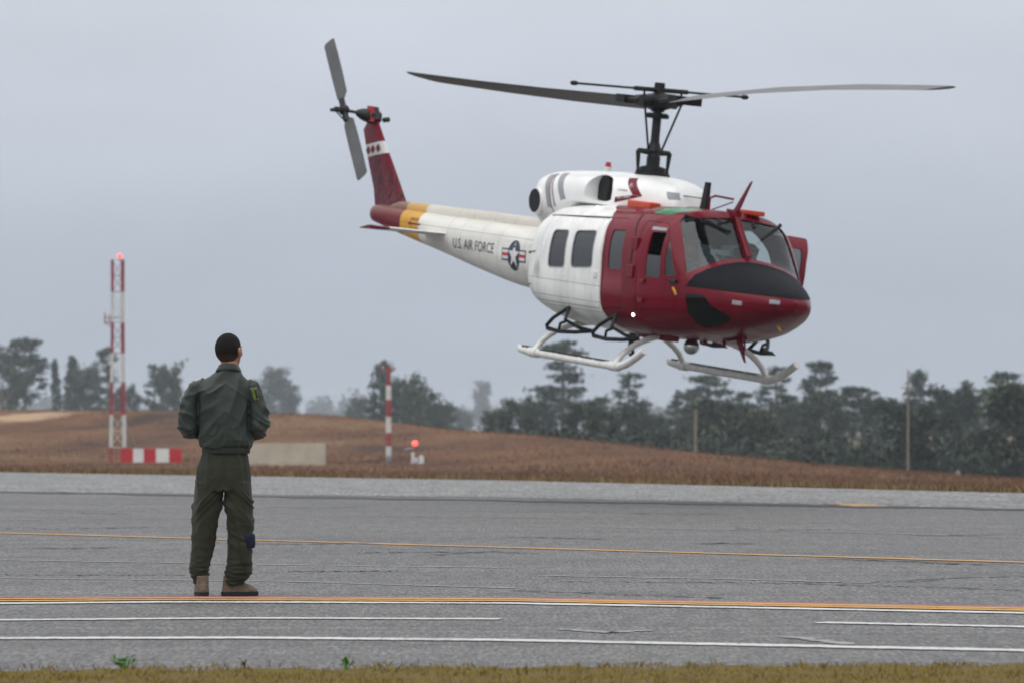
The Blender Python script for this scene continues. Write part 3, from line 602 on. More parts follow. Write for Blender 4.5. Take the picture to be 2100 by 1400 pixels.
# ------------------------------------------------------------------ helicopter
def pch(xs, ys, x):
    h = np.diff(xs); d = np.diff(ys) / h; m = np.zeros_like(ys)
    for i in range(1, len(xs) - 1):
        if d[i - 1] * d[i] > 0:
            w1 = 2 * h[i] + h[i - 1]; w2 = h[i] + 2 * h[i - 1]; m[i] = (w1 + w2) / (w1 / d[i - 1] + w2 / d[i])
    m[0] = d[0]; m[-1] = d[-1]
    x = np.clip(x, xs[0], xs[-1]); i = np.clip(np.searchsorted(xs, x) - 1, 0, len(xs) - 2); t = (x - xs[i]) / h[i]
    return (2 * t ** 3 - 3 * t * t + 1) * ys[i] + (t ** 3 - 2 * t * t + t) * h[i] * m[i] + (-2 * t ** 3 + 3 * t * t) * ys[i + 1] + (t ** 3 - t * t) * h[i] * m[i + 1]
class Surf:
    def __init__(s, ST, nose=False): s.T = np.array(ST, float); s.nose = nose
    def par(s, x): return [pch(s.T[:, 0], s.T[:, k], x) for k in range(1, 7)]
    def f(s, x, y, z):
        zb, zt, w_, zm, nu, nl = s.par(x); up = z > zm; n = np.where(up, nu, nl); h = np.where(up, zt - zm, zm - zb)
        return (np.abs(y) / w_) ** n + (np.abs(z - zm) / h) ** n - 1
    def grad(s, P):
        e = 1e-4; x, y, z = P.T; g = np.stack([s.f(x + e, y, z) - s.f(x - e, y, z), s.f(x, y + e, z) - s.f(x, y - e, z), s.f(x, y, z + e) - s.f(x, y, z - e)], 1)
        return g / np.maximum(np.linalg.norm(g, axis=1), 1e-9)[:, None]
    def ring(s, x, d=0.0, n=72):
        xe = x + (.8 * d if (s.nose and x > 1.8) else 0)
        zb, zt, w_, zm, nu, nl = s.par(xe); th = np.linspace(0, 2 * np.pi, n, endpoint=False); sn, c = np.sin(th), np.cos(th); k = np.where(sn > 0, nu, nl); h = np.where(sn > 0, zt - zm - d, zm - zb - d)
        h = np.maximum(h, .004); ww = max(w_ - d, .004)
        return np.stack([np.full(n, x), np.sign(c) * np.abs(c) ** (2 / k) * ww, zm + np.sign(sn) * np.abs(sn) ** (2 / k) * h], 1)
    def stations(s, n, d=0.0):
        a, b = s.T[0, 0] + d, s.T[-1, 0] - d
        xs = np.concatenate([np.linspace(a, b, n), s.T[:, 0], b - np.array([.003, .01, .02, .035, .055, .08])]); xs = np.unique(np.round(xs[(xs >= a) & (xs <= b)], 4)); return xs
    def solid(s, d=0.0, n=70, nr=72, m=0, mb=None):
        mb = mb or MB(); R = [s.ring(x, d, nr) for x in s.stations(n, d)]; mb.loft(R, True, m); return mb
    def shell(s, d0, d1, n=70, nr=72, inner=1):
        a = s.solid(d0, n, nr).mesh(); b = s.solid(d1, n, nr).mesh()
        for p in b.polygons: p.material_index = inner
        b.flip_normals(); bm = bmesh.new(); bm.from_mesh(a); bm.from_mesh(b); me = bpy.data.meshes.new('shell'); bm.to_mesh(me); bm.free(); return me
    def y_at(s, x, z, side=-1):
        zb, zt, w_, zm, nu, nl = s.par(x); n = nu if z > zm else nl; h = (zt - zm) if z > zm else (zm - zb); q = 1 - min(1, abs(z - zm) / h) ** n; return side * float(w_) * q ** (1 / float(n))
def finish(me, name, mats, parent, surf=None, thr=.8):
    me.materials.clear()
    for x in (mats if isinstance(mats, (list, tuple)) else [mats]): me.materials.append(x)
    nm = len(me.materials)
    for p in me.polygons:
        if p.material_index >= nm: p.material_index = nm - 1
    me.polygons.foreach_set('use_smooth', [True] * len(me.polygons))
    if surf is not None and len(me.polygons):
        P = np_verts(me); G = surf.grad(P); li = np.empty(len(me.loops), np.int32); me.loops.foreach_get('vertex_index', li)
        pn = np.empty(len(me.polygons) * 3); me.polygons.foreach_get('normal', pn); pn = pn.reshape(-1, 3); cnt = np.empty(len(me.polygons), np.int32); me.polygons.foreach_get('loop_total', cnt); fn = np.repeat(pn, cnt, 0); g = G[li]; dt = (fn * g).sum(1)[:, None]
        nn = np.where(dt > thr, g, np.where(dt < -thr, -g, fn)); me.normals_split_custom_set(nn.tolist())
    o = bpy.data.objects.new(name, me); link(o, parent); return o
def rounded(poly, r, k=4):
    P = [Vector(p) for p in poly]; o = []; n = len(P)
    for i in range(n):
        a, b, c = P[i - 1], P[i], P[(i + 1) % n]; da, dc = (a - b), (c - b); ra = min(r, da.length * .45); rc = min(r, dc.length * .45); p0, p1 = b + da.normalized() * ra, b + dc.normalized() * rc
        for j in range(k + 1): t = j / k; o.append(tuple((p0 * (1 - t) ** 2 + b * 2 * t * (1 - t) + p1 * t * t)))
    return o
def inset(poly, d):
    P = [Vector(p) for p in poly]; n = len(P); ar = sum(P[i].x * P[(i + 1) % n].y - P[(i + 1) % n].x * P[i].y for i in range(n)); sg = 1 if ar > 0 else -1; o = []
    for i in range(n):
        a, b, c = P[i - 1], P[i], P[(i + 1) % n]; e1, e2 = (b - a).normalized(), (c - b).normalized(); n1, n2 = Vector((-e1.y, e1.x)) * sg, Vector((-e2.y, e2.x)) * sg; bis = (n1 + n2); bis = bis.normalized() if bis.length > 1e-6 else n1; o.append(tuple(b + bis * d / max(.35, bis.dot(n1))))
    return o
SIDE = lambda s: (lambda u, v, t: (u, s * t, v))
def side_cut(poly, s, a=.45, b=2.2): return MB().prism(poly, SIDE(s), a, b)
def front_cut(poly, a=1.72, b=4.5): return MB().prism(poly, lambda u, v, t: (t, u, v), a, b)
def top_cut(poly, a=1.9, b=3.4): return MB().prism(poly, lambda u, v, t: (u, v, t), a, b)
def mir(poly): return [(-p[0], p[1]) for p in poly]
def merge(*mbs):
    r = MB()
    for m_ in mbs: r.add(m_.v, m_.f)
    return r

FUS = Surf([[-2.6,1.12,2.10,.50,1.55,2.2,2.2],[-2.1,.97,2.15,.66,1.5,2.4,2.4],[-1.75,.84,2.2,.92,1.4,2.6,2.6],[-1.5,.74,2.25,1.2,1.3,2.9,2.9],[-1.3,.66,2.28,1.29,1.28,3.1,3.1],[-.7,.55,2.34,1.32,1.25,3.2,3.3],[.5,.52,2.385,1.32,1.25,3.2,3.4],
[1.5,.55,2.42,1.29,1.25,3.2,3.3],[1.85,.58,2.42,1.20,1.25,3.1,3.1],[1.97,.595,2.36,1.165,1.24,3.0,3.0],[2.2,.635,2.08,1.09,1.22,2.8,2.9],[2.46,.685,1.77,.985,1.2,2.6,2.8],[2.6,.715,1.70,.935,1.2,2.5,2.7],[2.95,.81,1.61,.77,1.2,2.3,2.5],[3.25,.91,1.525,.59,1.2,2.2,2.3],[3.48,1.0,1.44,.42,1.21,2.1,2.2],[3.64,1.08,1.36,.26,1.22,2.0,2.1],[3.73,1.17,1.28,.02,1.23,2.0,2.0]], nose=True)

def seams(Nn, Ll, sep, col, xs, zs, hw):
    acc = None
    for ax_, vals in (('X', xs), ('Z', zs)):
        for v in vals:
            c = Nn.new('ShaderNodeMath'); c.operation = 'COMPARE'; c.inputs[1].default_value = v; c.inputs[2].default_value = hw; Ll.new(sep.outputs[ax_], c.inputs[0])
            if acc is None: acc = c
            else:
                m_ = Nn.new('ShaderNodeMath'); m_.operation = 'MAXIMUM'; Ll.new(acc.outputs[0], m_.inputs[0]); Ll.new(c.outputs[0], m_.inputs[1]); acc = m_
    sc_ = Nn.new('ShaderNodeMath'); sc_.operation = 'MULTIPLY'; sc_.inputs[1].default_value = .45; Ll.new(acc.outputs[0], sc_.inputs[0])
    return mixc(Nn, Ll, sc_.outputs[0], col, (.05, .03, .03))
# fuselage paint: white aft, red forward of the sliding door, with a clean masking edge
def livery(name, rough=.3):
    m, Nn, Ll, p = mat_new(name); t = Nn.new('ShaderNodeTexCoord'); s = Nn.new('ShaderNodeSeparateXYZ'); Ll.new(t.outputs['Object'], s.inputs[0])
    zn = Nn.new('ShaderNodeMapRange'); zn.inputs[1].default_value = .5; zn.inputs[2].default_value = 2.5; Ll.new(s.outputs['Z'], zn.inputs[0])
    tab = [(.55, .86), (.66, .80), (.84, .725), (1.41, .675), (1.8, .60), (2.13, .465), (2.26, .25), (2.34, -.19), (2.45, -.3)]
    r = rampn(Nn, Ll, zn.outputs[0], [((z - .5) / 2, (x + .5) / 1.5) for z, x in tab])
    xb = Nn.new('ShaderNodeMapRange'); xb.inputs[3].default_value = -.5; xb.inputs[4].default_value = 1.0; Ll.new(r.outputs[0], xb.inputs[0])
    g = Nn.new('ShaderNodeMath'); g.operation = 'GREATER_THAN'; Ll.new(s.outputs['X'], g.inputs[0]); Ll.new(xb.outputs[0], g.inputs[1])
    n1 = noise_node(Nn, Ll, 2.6, 6, stretch=(1.6, 1, .45), rough=.68); n2 = noise_node(Nn, Ll, 25, 3)
    d = rampn(Nn, Ll, n1.outputs[0], [(.28, .74), (.6, 1.0)]); d2 = rampn(Nn, Ll, n2.outputs[0], [(.3, .93), (.6, 1.0)])
    c = mixc(Nn, Ll, g.outputs[0], (.84, .84, .82), RED); c = mixc(Nn, Ll, 1, c, d.outputs[0], 'MULTIPLY'); c = mixc(Nn, Ll, 1, c, d2.outputs[0], 'MULTIPLY')
    c = seams(Nn, Ll, s, c, [-1.05, 1.30, 2.62, 3.05], [1.16, .93], .006)
    Ll.new(c, p.inputs['Base Color']); rr = rampn(Nn, Ll, n1.outputs[0], [(.3, rough + .15), (.7, rough)]); Ll.new(rr.outputs[0], p.inputs['Roughness']); p.inputs['Coat Weight'].default_value = .3; p.inputs['Coat Roughness'].default_value = .08; p.inputs['Specular IOR Level'].default_value = .1
    b = Nn.new('ShaderNodeBump'); b.inputs['Strength'].default_value = .12; b.inputs['Distance'].default_value = .02; n3 = noise_node(Nn, Ll, 5, 2); Ll.new(n3.outputs[0], b.inputs['Height']); Ll.new(b.outputs[0], p.inputs['Normal'])
    return m
M['livery'] = livery('helicopter_livery')

HELI_R = Matrix(((0.5153, 0.8570, 0), (-0.8570, 0.5153, 0), (0, 0, 1)))
def heli_matrix(a, p, r, loc):
    f_ = Vector((math.sin(a), -math.cos(a), 0)); l_ = Vector((math.cos(a), math.sin(a), 0))
    Ry = Matrix((f_, l_, Vector((0, 0, 1)))).transposed()
    P_ = Matrix(((math.cos(p), 0, math.sin(p)), (0, 1, 0), (-math.sin(p), 0, math.cos(p)))); Q_ = Matrix(((1, 0, 0), (0, math.cos(r), -math.sin(r)), (0, math.sin(r), math.cos(r))))
    return Matrix.Translation(loc) @ (Ry @ P_ @ Q_).to_4x4()
HM = heli_matrix(rad(31.0195), rad(5.6363), rad(-4.0118), (1.8905, 79.0865, 1.9309))
heli = empty('helicopter', 'red and white military helicopter hovering low over the apron', 'helicopter'); heli.matrix_world = HM

# openings
win_a = rounded([(-.80, 1.875), (-.395, 1.895), (-.32, 1.36), (-.765, 1.335)], .07)
win_b = rounded([(-.205, 1.905), (.335, 1.94), (.43, 1.415), (-.135, 1.375)], .07)
slide = rounded([(-1.22, .84), (.70, .845), (.665, 1.4), (.585, 1.8), (.45, 2.13), (-1.15, 2.08)], .05)
panel = rounded([(.745, .86), (1.25, .90), (1.25, 1.40), (1.10, 1.9), (.90, 2.17), (.52, 2.15), (.66, 1.8), (.72, 1.4)], .04)
pwin = rounded([(.72, 1.985), (1.07, 2.0), (1.17, 1.44), (.845, 1.43)], .03)
cdoor = rounded([(1.38, 2.17), (1.83, 2.17), (2.31, 1.42), (2.26, .98), (1.60, .90), (1.56, 1.36)], .05)
rwin = rounded([(1.645, 2.02), (1.885, 2.035), (1.975, 1.395), (1.725, 1.385)], .03)
twin = rounded([(1.962, 1.97), (2.045, 1.435), (2.235, 1.445)], .015)
wsh = rounded([(-.89, 2.20), (-.82, 2.275), (-.57, 2.295), (-.05, 2.335), (-.05, 1.79), (-.31, 1.765), (-.57, 1.70), (-.79, 1.61), (-.975, 1.50)], .03, 3)
chin = rounded([(-1.005, 1.225), (-.88, 1.245), (-.82, 1.10), (-.56, .945), (-.56, .85), (-.64, .775), (-.79, .815), (-.955, .97)], .06, 3)
roofw = rounded([(1.24, -.93), (1.14, -.60), (1.16, -.30), (1.70, -.30), (1.78, -.60), (1.66, -.88)], .06, 3)
mroof = [(p[0], -p[1]) for p in roofw]
cutters = merge(*[side_cut(q, s) for q in (slide, panel, cdoor) for s in (-1, 1)], front_cut(wsh), front_cut(mir(wsh)), front_cut(chin, 2.2), front_cut(mir(chin), 2.2), top_cut(roofw), top_cut(mroof))
me = boolean(FUS.shell(0, .035), cutters.mesh(), 'DIFFERENCE')
fus = finish(me, 'fuselage', [M['livery'], M['interior']], heli, FUS)
def piece(name, cutter, mats, parent, d0=.002, d1=.026, holes=None, n=70, surf=FUS):
    me = boolean(surf.shell(d0, d1, n), cutter.mesh(), 'INTERSECT')
    if holes: me = boolean(me, merge(*holes).mesh(), 'DIFFERENCE')
    return finish(me, name, mats, parent, surf)
def pane(name, poly, s, mat, parent, d=.012): return piece(name, side_cut(poly, s), [mat, mat], parent, d, d + .006)
for s in (-1, 1):
    cd = piece('cockpit_door', side_cut(inset(cdoor, .008), s), [M['livery'], M['interior']], heli, holes=[side_cut(rwin, s, .4, 2.3), side_cut(twin, s, .4, 2.3)])
    half = rounded([(1.685, 1.70), (1.93, 1.70), (1.975, 1.395), (1.725, 1.385)], .01)
    pane('door_window', half, s, M['window'], cd); pane('quarter_window', twin, s, M['windshield'], cd)
    hd = MB(); yh = FUS.y_at(2.18, 1.38, s); hd.box((2.14, yh - .02, 1.35), (2.30, yh + .02, 1.40)); hd.build('handle', M['steel'], cd, bevel=.008)
    for zz in (1.32, 1.05):
        yh = FUS.y_at(1.66, zz, s); MB().box((1.62, yh - .015, zz - .035), (1.74, yh + .015, zz + .035)).build('hinge', M['red'], cd, bevel=.008)
    pane('side_decal', [(1.60, 2.10), (1.86, 2.095), (1.86, 2.055), (1.61, 2.05)], s, M['grey'], cd, -.003)
# starboard: closed sliding door and hinged panel
sdoor = piece('sliding_door', side_cut(inset(slide, .007), -1), [M['livery'], M['interior']], heli, d0=-.006, holes=[side_cut(win_a, -1, .4, 2.3), side_cut(win_b, -1, .4, 2.3)])
pane('window', win_a, -1, M['window'], sdoor, .004); pane('window', win_b, -1, M['window'], sdoor, .004)
for q_ in (win_a, win_b): piece('window_seal', side_cut(inset(q_, -.010), -1), [M['grey'], M['grey']], sdoor, -.010, .002, holes=[side_cut(inset(q_, .006), -1, .4, 2.3)])
hy = FUS.y_at(.55, 1.32, -1); MB().box((.50, hy - .02, 1.27), (.60, hy + .01, 1.37)).build('handle', M['offwhite'], sdoor, bevel=.01)
hp = piece('hinged_panel', side_cut(inset(panel, .007), -1), [M['livery'], M['interior']], heli, holes=[side_cut(pwin, -1, .4, 2.3)])
pane('window', pwin, -1, M['window'], hp)
# port: hinged panel swung open, sliding door closed
hpo = piece('hinged_panel', side_cut(inset(panel, .007), 1), [M['livery'], M['interior']], heli, holes=[side_cut(pwin, 1, .4, 2.3)])
pp = pane('window', pwin, 1, M['window'], hpo)
hinge = Vector((1.25, FUS.y_at(1.25, 1.4, 1), 1.4))
Mo = Matrix.Translation(hinge) @ Matrix.Rotation(rad(-80), 4, 'Z') @ Matrix.Translation(-hinge)
for o_ in (hpo, pp): o_.data.transform(Mo)
hpo.data.materials[0] = M['red']; hpo['label'] = 'red hinged door panel swung wide open'
sdo = piece('sliding_door', side_cut(inset(slide, .0015), 1), [M['white'], M['interior']], heli, d0=-.01, holes=[side_cut(win_a, 1, .4, 2.3), side_cut(win_b, 1, .4, 2.3)])
w1 = pane('window', win_a, 1, M['window'], sdo, .0); w2 = pane('window', win_b, 1, M['window'], sdo, .0)
# windshields, chin windows, roof panes, anti-glare panel
for sgn, q in ((-1, wsh), (1, mir(wsh))):
    ws = piece('windshield', front_cut(q), [M['windshield'], M['windshield']], heli, .012, .018)
    pv = Vector((1.93, sgn * .80, 2.30)); tip = Vector((2.12, sgn * .28, 2.16)) if sgn < 0 else Vector((2.16, .40, 2.12))
    wi = MB(); wi.tube([pv, pv.lerp(tip, .55) + Vector((.03, 0, .03)), tip + Vector((.03, 0, .01))], [.018, .014, .01], 6); dirv = (tip - pv).normalized()
    mid_ = pv.lerp(tip, .72) + Vector((.025, 0, .0)); wi.tube([mid_ - dirv * .22, mid_ + dirv * .26], .014, 6, flat=1.6); wi.ball(pv, .03, 8, 6)
    wi.build('wiper', M['black'], ws)
    piece('chin_window', front_cut(chin if sgn < 0 else mir(chin), 2.2), [M['chin'], M['chin']], heli, .004, .012)
    piece('roof_window', top_cut(roofw if sgn < 0 else mroof), [M['green'], M['green']], heli, .004, .014)
gl = rounded([(-1.0, 1.325), (-.955, 1.42), (-.90, 1.50), (-.74, 1.60), (-.51, 1.68), (-.25, 1.735), (0, 1.75), (.25, 1.735), (.51, 1.68), (.74, 1.60), (.90, 1.50), (.955, 1.42), (1.0, 1.325)], .01, 2)
piece('anti_glare_panel', front_cut(gl, 2.1), [M['matte'], M['matte']], heli, -.004, .004)
# groove and raised boxes on the door post
gv = MB()
for (x0, z0, x1, z1) in ((1.10, 2.24, 1.34, 1.92), (1.34, 1.92, 1.40, 1.55)):
    for k in range(6):
        xa, za = x0 + (x1 - x0) * k / 6, z0 + (z1 - z0) * k / 6; xb_, zb_ = x0 + (x1 - x0) * (k + 1) / 6, z0 + (z1 - z0) * (k + 1) / 6; gv.tube([(xa, FUS.y_at(xa, za), za), (xb_, FUS.y_at(xb_, zb_), zb_)], .011, 5)
gv.build('door_groove', M['black'], heli)
for xx_, zz_ in ((1.40, 1.83), (1.42, 1.43)):
    yh = FUS.y_at(xx_, zz_); MB().box((xx_ - .09, yh - .025, zz_ - .09), (xx_ + .08, yh + .05, zz_ + .09)).build('hinge_box', M['red'], heli, bevel=.012)
rl = MB(); pts = [(-1.2 + 1.66 * k / 14, 2.075 + .075 * k / 14) for k in range(15)]
rl.tube([(x, FUS.y_at(x, z) - .002, z) for x, z in pts], .012, 6); rl.build('door_rail', M['black'], heli)
# lower door sill line
rl = MB(); rl.tube([(x, FUS.y_at(x, .80) - .002, .80) for x in np.linspace(-1.2, .70, 16)], .006, 5); rl.build('sill_line', M['grey'], heli)
for zz_, xl in ((1.50, .30), (1.03, .25)):
    rl = MB(); rl.tube([(x, FUS.y_at(x, zz_) - .003, zz_ + (x + 1.5) * .1) for x in np.linspace(-1.5, -1.5 + xl, 8)], .008, 5); rl.tube([(-1.62, FUS.y_at(-1.62, zz_) - .01, zz_), (-1.50, FUS.y_at(-1.5, zz_) - .01, zz_)], .02, 6); rl.build('door_track', M['steel'], heli)
# nose details
for x_, z_ in ((3.20, 1.18), (3.62, 1.25)):
    yh = FUS.y_at(x_, z_); g_ = FUS.grad(np.array([[x_, yh, z_]]))[0]; u_ = Vector((-g_[1], g_[0], 0)).normalized(); c_ = Vector((x_, yh, z_)); v_ = Vector(g_); mb = MB()
    mm = Matrix((u_, v_, u_.cross(v_))).transposed().to_4x4(); mm.translation = c_; mb.box((-.075, -.01, -.03), (.075, .012, .03), M=mm); mb.build('nose_vent', M['grey'], heli, bevel=.006)
for k_, (x_, z_, sg) in enumerate(((1.49, .83, -1),)):
    yh = FUS.y_at(x_, z_, sg); lb = MB().ball((x_, yh, z_), (.024, .018, .024)).build('position_light', M['lamp_on'], heli)
yh = FUS.y_at(-.25, 2.24); MB().ball((-.25, yh, 2.245), (.035, .03, .03)).build('position_light', M['lamp_on'], heli)
# small yellow tie-down straps
for (x_, z_, dx, dz) in ((2.24, 1.28, .06, -.09), (3.35, .92, .10, -.06)):
    a_ = Vector((x_, FUS.y_at(x_, z_) - .012, z_)); b_ = Vector((x_ + dx, FUS.y_at(x_ + dx, z_ + dz) - .012, z_ + dz)); MB().tube([a_, a_.lerp(b_, .5) + Vector((.02, -.01, 0)), b_], .018, 6).build('tie_down', M['yellow'], heli)

# cabin inside
fm = boolean(FUS.solid(.045, 60, 48).mesh(), MB().box((-1.25, -2, .70), (2.3, 2, .76)).mesh(), 'INTERSECT'); finish(fm, 'cabin_floor', [M['interior']], heli)
fm = boolean(FUS.solid(.045, 60, 48).mesh(), MB().box((-1.3, -2, .5), (-1.22, 2, 2.6)).mesh(), 'INTERSECT'); finish(fm, 'rear_bulkhead', [M['interior']], heli)
ip_ = MB(); ip_.box((2.22, -.62, 1.30), (2.36, .62, 1.58)); ip_.box((2.16, -.66, 1.58), (2.46, .66, 1.62)); ip_.box((1.75, -.15, .76), (2.25, .15, 1.22)); ip_.build('instrument_panel', M['interior'], heli, bevel=.03)
for s in (-1, 1):
    y = s * .56; se = MB(); se.box((1.46, y - .26, 1.02), (1.92, y + .26, 1.14)); se.box((1.34, y - .26, 1.06), (1.46, y + .26, 1.78)); se.box((1.49, y - .2, .76), (1.84, y + .2, 1.02)); se.box((1.36, y - .13, 1.78), (1.45, y + .13, 1.92)); se.build('crew_seat', M['seat'], heli, bevel=.03)
be = MB(); be.box((-1.1, -1.0, 1.0), (-.7, 1.0, 1.08)); be.box((-1.2, -1.0, 1.05), (-1.12, 1.0, 1.7)); be.build('bench_seat', M['seat'], heli, bevel=.02)
ck = MB(); ck.box((2.06, -.42, 1.80), (2.08, -.10, 1.87)); ck.build('checklist_card', M['board_white'], heli)
# compasses inside the windshield top
for y in (-.30, .28): MB().tube([(1.99, y, 2.30), (2.05, y, 2.22)], [.03, .045], 8).build('compass', M['black'], heli)

# engine cowling
COW = Surf([[-2.62,1.85,2.50,.40,2.2,2.6,2.2],[-2.54,1.8,2.62,.58,2.25,3.0,2.2],[-2.40,1.8,2.70,.68,2.28,3.2,2.2],[-2.1,1.8,2.745,.74,2.28,3.2,2.2],[-1.6,1.8,2.78,.77,2.3,3.1,2.2],[-1.0,2.27,2.805,.80,2.32,3.0,2.2],[-.6,2.27,2.815,.78,2.32,2.8,2.2],[-.2,2.27,2.81,.68,2.32,2.6,2.2],[.2,2.27,2.80,.55,2.32,2.5,2.2],[.5,2.27,2.77,.48,2.32,2.4,2.2],[.72,2.27,2.70,.42,2.32,2.4,2.2],[.85,2.27,2.58,.35,2.32,2.3,2.2],[.92,2.27,2.44,.26,2.32,2.2,2.2]])
def intake(s):
    pr = rounded([(-.86, 2.36), (-.87, 2.60), (-.80, 2.725), (-.66, 2.745), (-.45, 2.71), (-.24, 2.60), (-.20, 2.45), (-.30, 2.36)], .08, 4); m_ = MB(); n_ = len(pr)
    dep = lambda x: .28 + .44 * max(0, min(1, (x + .80) / .58)) ** .8   # inner wall: deep at the rear, level with the skin at the front
    v = [(p[0], s * dep(p[0]), p[1]) for p in pr] + [(p[0], s * 1.4, p[1]) for p in pr]
    f = [tuple(range(n_ - 1, -1, -1)), tuple(range(n_, 2 * n_))] + [(j, (j + 1) % n_, n_ + (j + 1) % n_, n_ + j) for j in range(n_)]; return m_.add(v, f)
cm_ = boolean(COW.solid(0, 70, 72).mesh(), merge(intake(-1), intake(1)).mesh(), 'DIFFERENCE')
M['whitec'] = M['white']
cow = finish(cm_, 'engine_cowling', [M['white']], heli, COW)
for s in (-1, 1):       # dark engine mouth at the back of each intake
    sc_ = [(.0, 2.37), (.0, 2.66), (.10, 2.72), (.30, 2.72), (.24, 2.6), (.06, 2.37)]
    mth = MB(); mth.prism(rounded([(-.85, 2.37), (-.86, 2.60), (-.79, 2.715), (-.66, 2.725), (-.56, 2.66), (-.62, 2.37)], .05, 3), lambda u, v, t: (u, s * t, v), .20, .56); mth.build('intake_mouth', M['black'], cow)
def cpatch(name, poly, mat, s=-1, d0=-.003, d1=.004): return piece(name, side_cut(poly, s, .2, 1.4), [mat, mat], cow, d0, d1, surf=COW)
cpatch('vent_screen', [(-1.89, 2.18), (-1.76, 2.17), (-2.02, 2.67), (-2.15, 2.66)], M['grey']); cpatch('vent_screen', [(-1.70, 2.20), (-1.64, 2.20), (-1.92, 2.68), (-1.97, 2.675)], M['grey']); cpatch('vent_screen', [(-1.51, 2.30), (-1.36, 2.33), (-1.66, 2.71), (-1.83, 2.70)], M['grey'])
cpatch('red_stripe', [(-1.74, 2.10), (-1.72, 2.10), (-1.985, 2.685), (-2.005, 2.68)], M['red'])
cpatch('vent_screen', [(.66, 2.60), (.80, 2.60), (.87, 2.50), (.76, 2.49)], M['grey'])
cpatch('danger_chevron', [(-.19, 2.735), (-.06, 2.745), (.27, 2.50), (.10, 2.50)], M['red'], d0=-.006); cpatch('danger_chevron', [(.10, 2.495), (.27, 2.495), (-.19, 2.36), (-.19, 2.44)], M['red'], d0=-.006)
for s in (-1, 1):
    ex = MB(); A_ = [(-2.24, s * .30, 2.27), (-2.25, s * .55, 2.26), (-2.26, s * .76, 2.25)]
    ex.tube(A_, [.19, .20, .195], 20, up=(0, 0, 1), flat=1.0); e_ = ex.build('exhaust_stack', M['white'], cow)
    d_ = (Vector(A_[2]) - Vector(A_[1])).normalized(); q = Vector(A_[2]); MB().tube([q - d_ * .02, q + d_ * .004], .175, 20).build('exhaust_mouth', M['black'], e_)
b_ = MB(); b_.tube([(-1.55, 0, 2.76), (-1.55, 0, 2.86)], .05, 10); bo = b_.build('beacon_base', M['offwhite'], cow); MB().tube([(-1.55, 0, 2.86), (-1.55, 0, 2.93)], [.05, .035], 10).build('beacon', M['beacon'], bo)
# roof fittings
def boxp(name, lo, hi, mat, bev=.01, parent=heli): return MB().box(lo, hi).build(name, mat, parent, bevel=bev)
boxp('roof_marker_box', (.12, -.66, 2.30), (.72, -.46, 2.425), M['orange'], .02); boxp('roof_marker_box', (1.55, .22, 2.40), (2.0, .48, 2.47), M['orange'], .015)
av = MB(); av.prism([(1.05, 2.38), (1.22, 2.38), (1.22, 2.80), (1.13, 2.80)], lambda u, v, t: (u, t, v), -.03, .03); av.build('blade_antenna', M['black'], heli, bevel=.01)
wc = MB(); wc.prism([(1.88, 2.40), (2.02, 2.40), (2.30, 2.88), (2.26, 2.86)], lambda u, v, t: (u, t, v), -.012, .012); wc.prism([(1.80, 2.38), (2.05, 2.36), (2.05, 2.44), (1.80, 2.46)], lambda u, v, t: (u, t, v), -.05, .05); wc.build('upper_wire_cutter', M['red'], heli)
wl = MB(); wl.prism([(2.30, .70), (2.46, .73), (2.64, .34), (2.60, .36)], lambda u, v, t: (u, t, v), -.012, .012); wl.prism([(2.15, .60), (2.55, .66), (2.55, .76), (2.15, .72)], lambda u, v, t: (u, t, v), -.04, .04); wl.build('lower_wire_cutter', M['red'], heli)
wd_ = MB(); wd_.tube([(2.0, -.02, 2.40), (2.45, -.015, 1.82)], .03, 6, flat=.6); wd_.tube([(2.0, .02, 2.40), (2.45, .015, 1.82)], .02, 6); wd_.build('centre_post', M['red'], heli)
lp = MB(); lp.tube([(1.45, -.12, 2.40), (1.45, -.12, 2.58), (1.55, -.10, 2.62), (1.9, -.02, 2.60)], .018, 6); lp.tube([(1.5, -.1, 2.42), (1.9, -.02, 2.56)], .01, 5); lp.build('roof_hoop', M['red'], heli)
ra = MB(); ra.tube([(.35, -.45, 2.40), (.36, -.45, 2.55), (.45, -.4, 2.58), (1.1, -.02, 2.56)], .008, 5); ra.build('wire_antenna', M['steel'], heli)
# belly fittings
lt = MB(); lt.ball((1.52, -.20, .46), (.115, .115, .115), 16, 10); lt.build('search_light', M['chrome'], heli); MB().tube([(1.52, -.2, .54), (1.5, -.2, .64)], .05, 8).build('light_bracket', M['steel'], heli)
ty = MB(); ty.prism([(.72, .50), (1.52, .50), (1.56, .62), (.72, .58)], lambda u, v, t: (u, t, v), -.62, -.42); ty.build('belly_tray', M['red'], heli, bevel=.01)
hk = MB(); hk.tube([(-.2, -.1, .55), (-.2, -.1, .32)], .06, 8); hk.tube([(-.2, -.1, .33), (-.15, -.1, .22), (-.22, -.1, .2)], .03, 6); hk.build('cargo_hook', M['steel'], heli)
ma = MB(); ma.tube([(2.1, .3, .66), (2.15, .3, .5)], .015, 5); ma.tube([(1.9, .1, .63), (1.9, .1, .5)], .03, 6); ma.tube([(1.7, -.1, .62), (1.7, -.1, .5)], .035, 6); ma.build('belly_antenna', M['red'], heli)

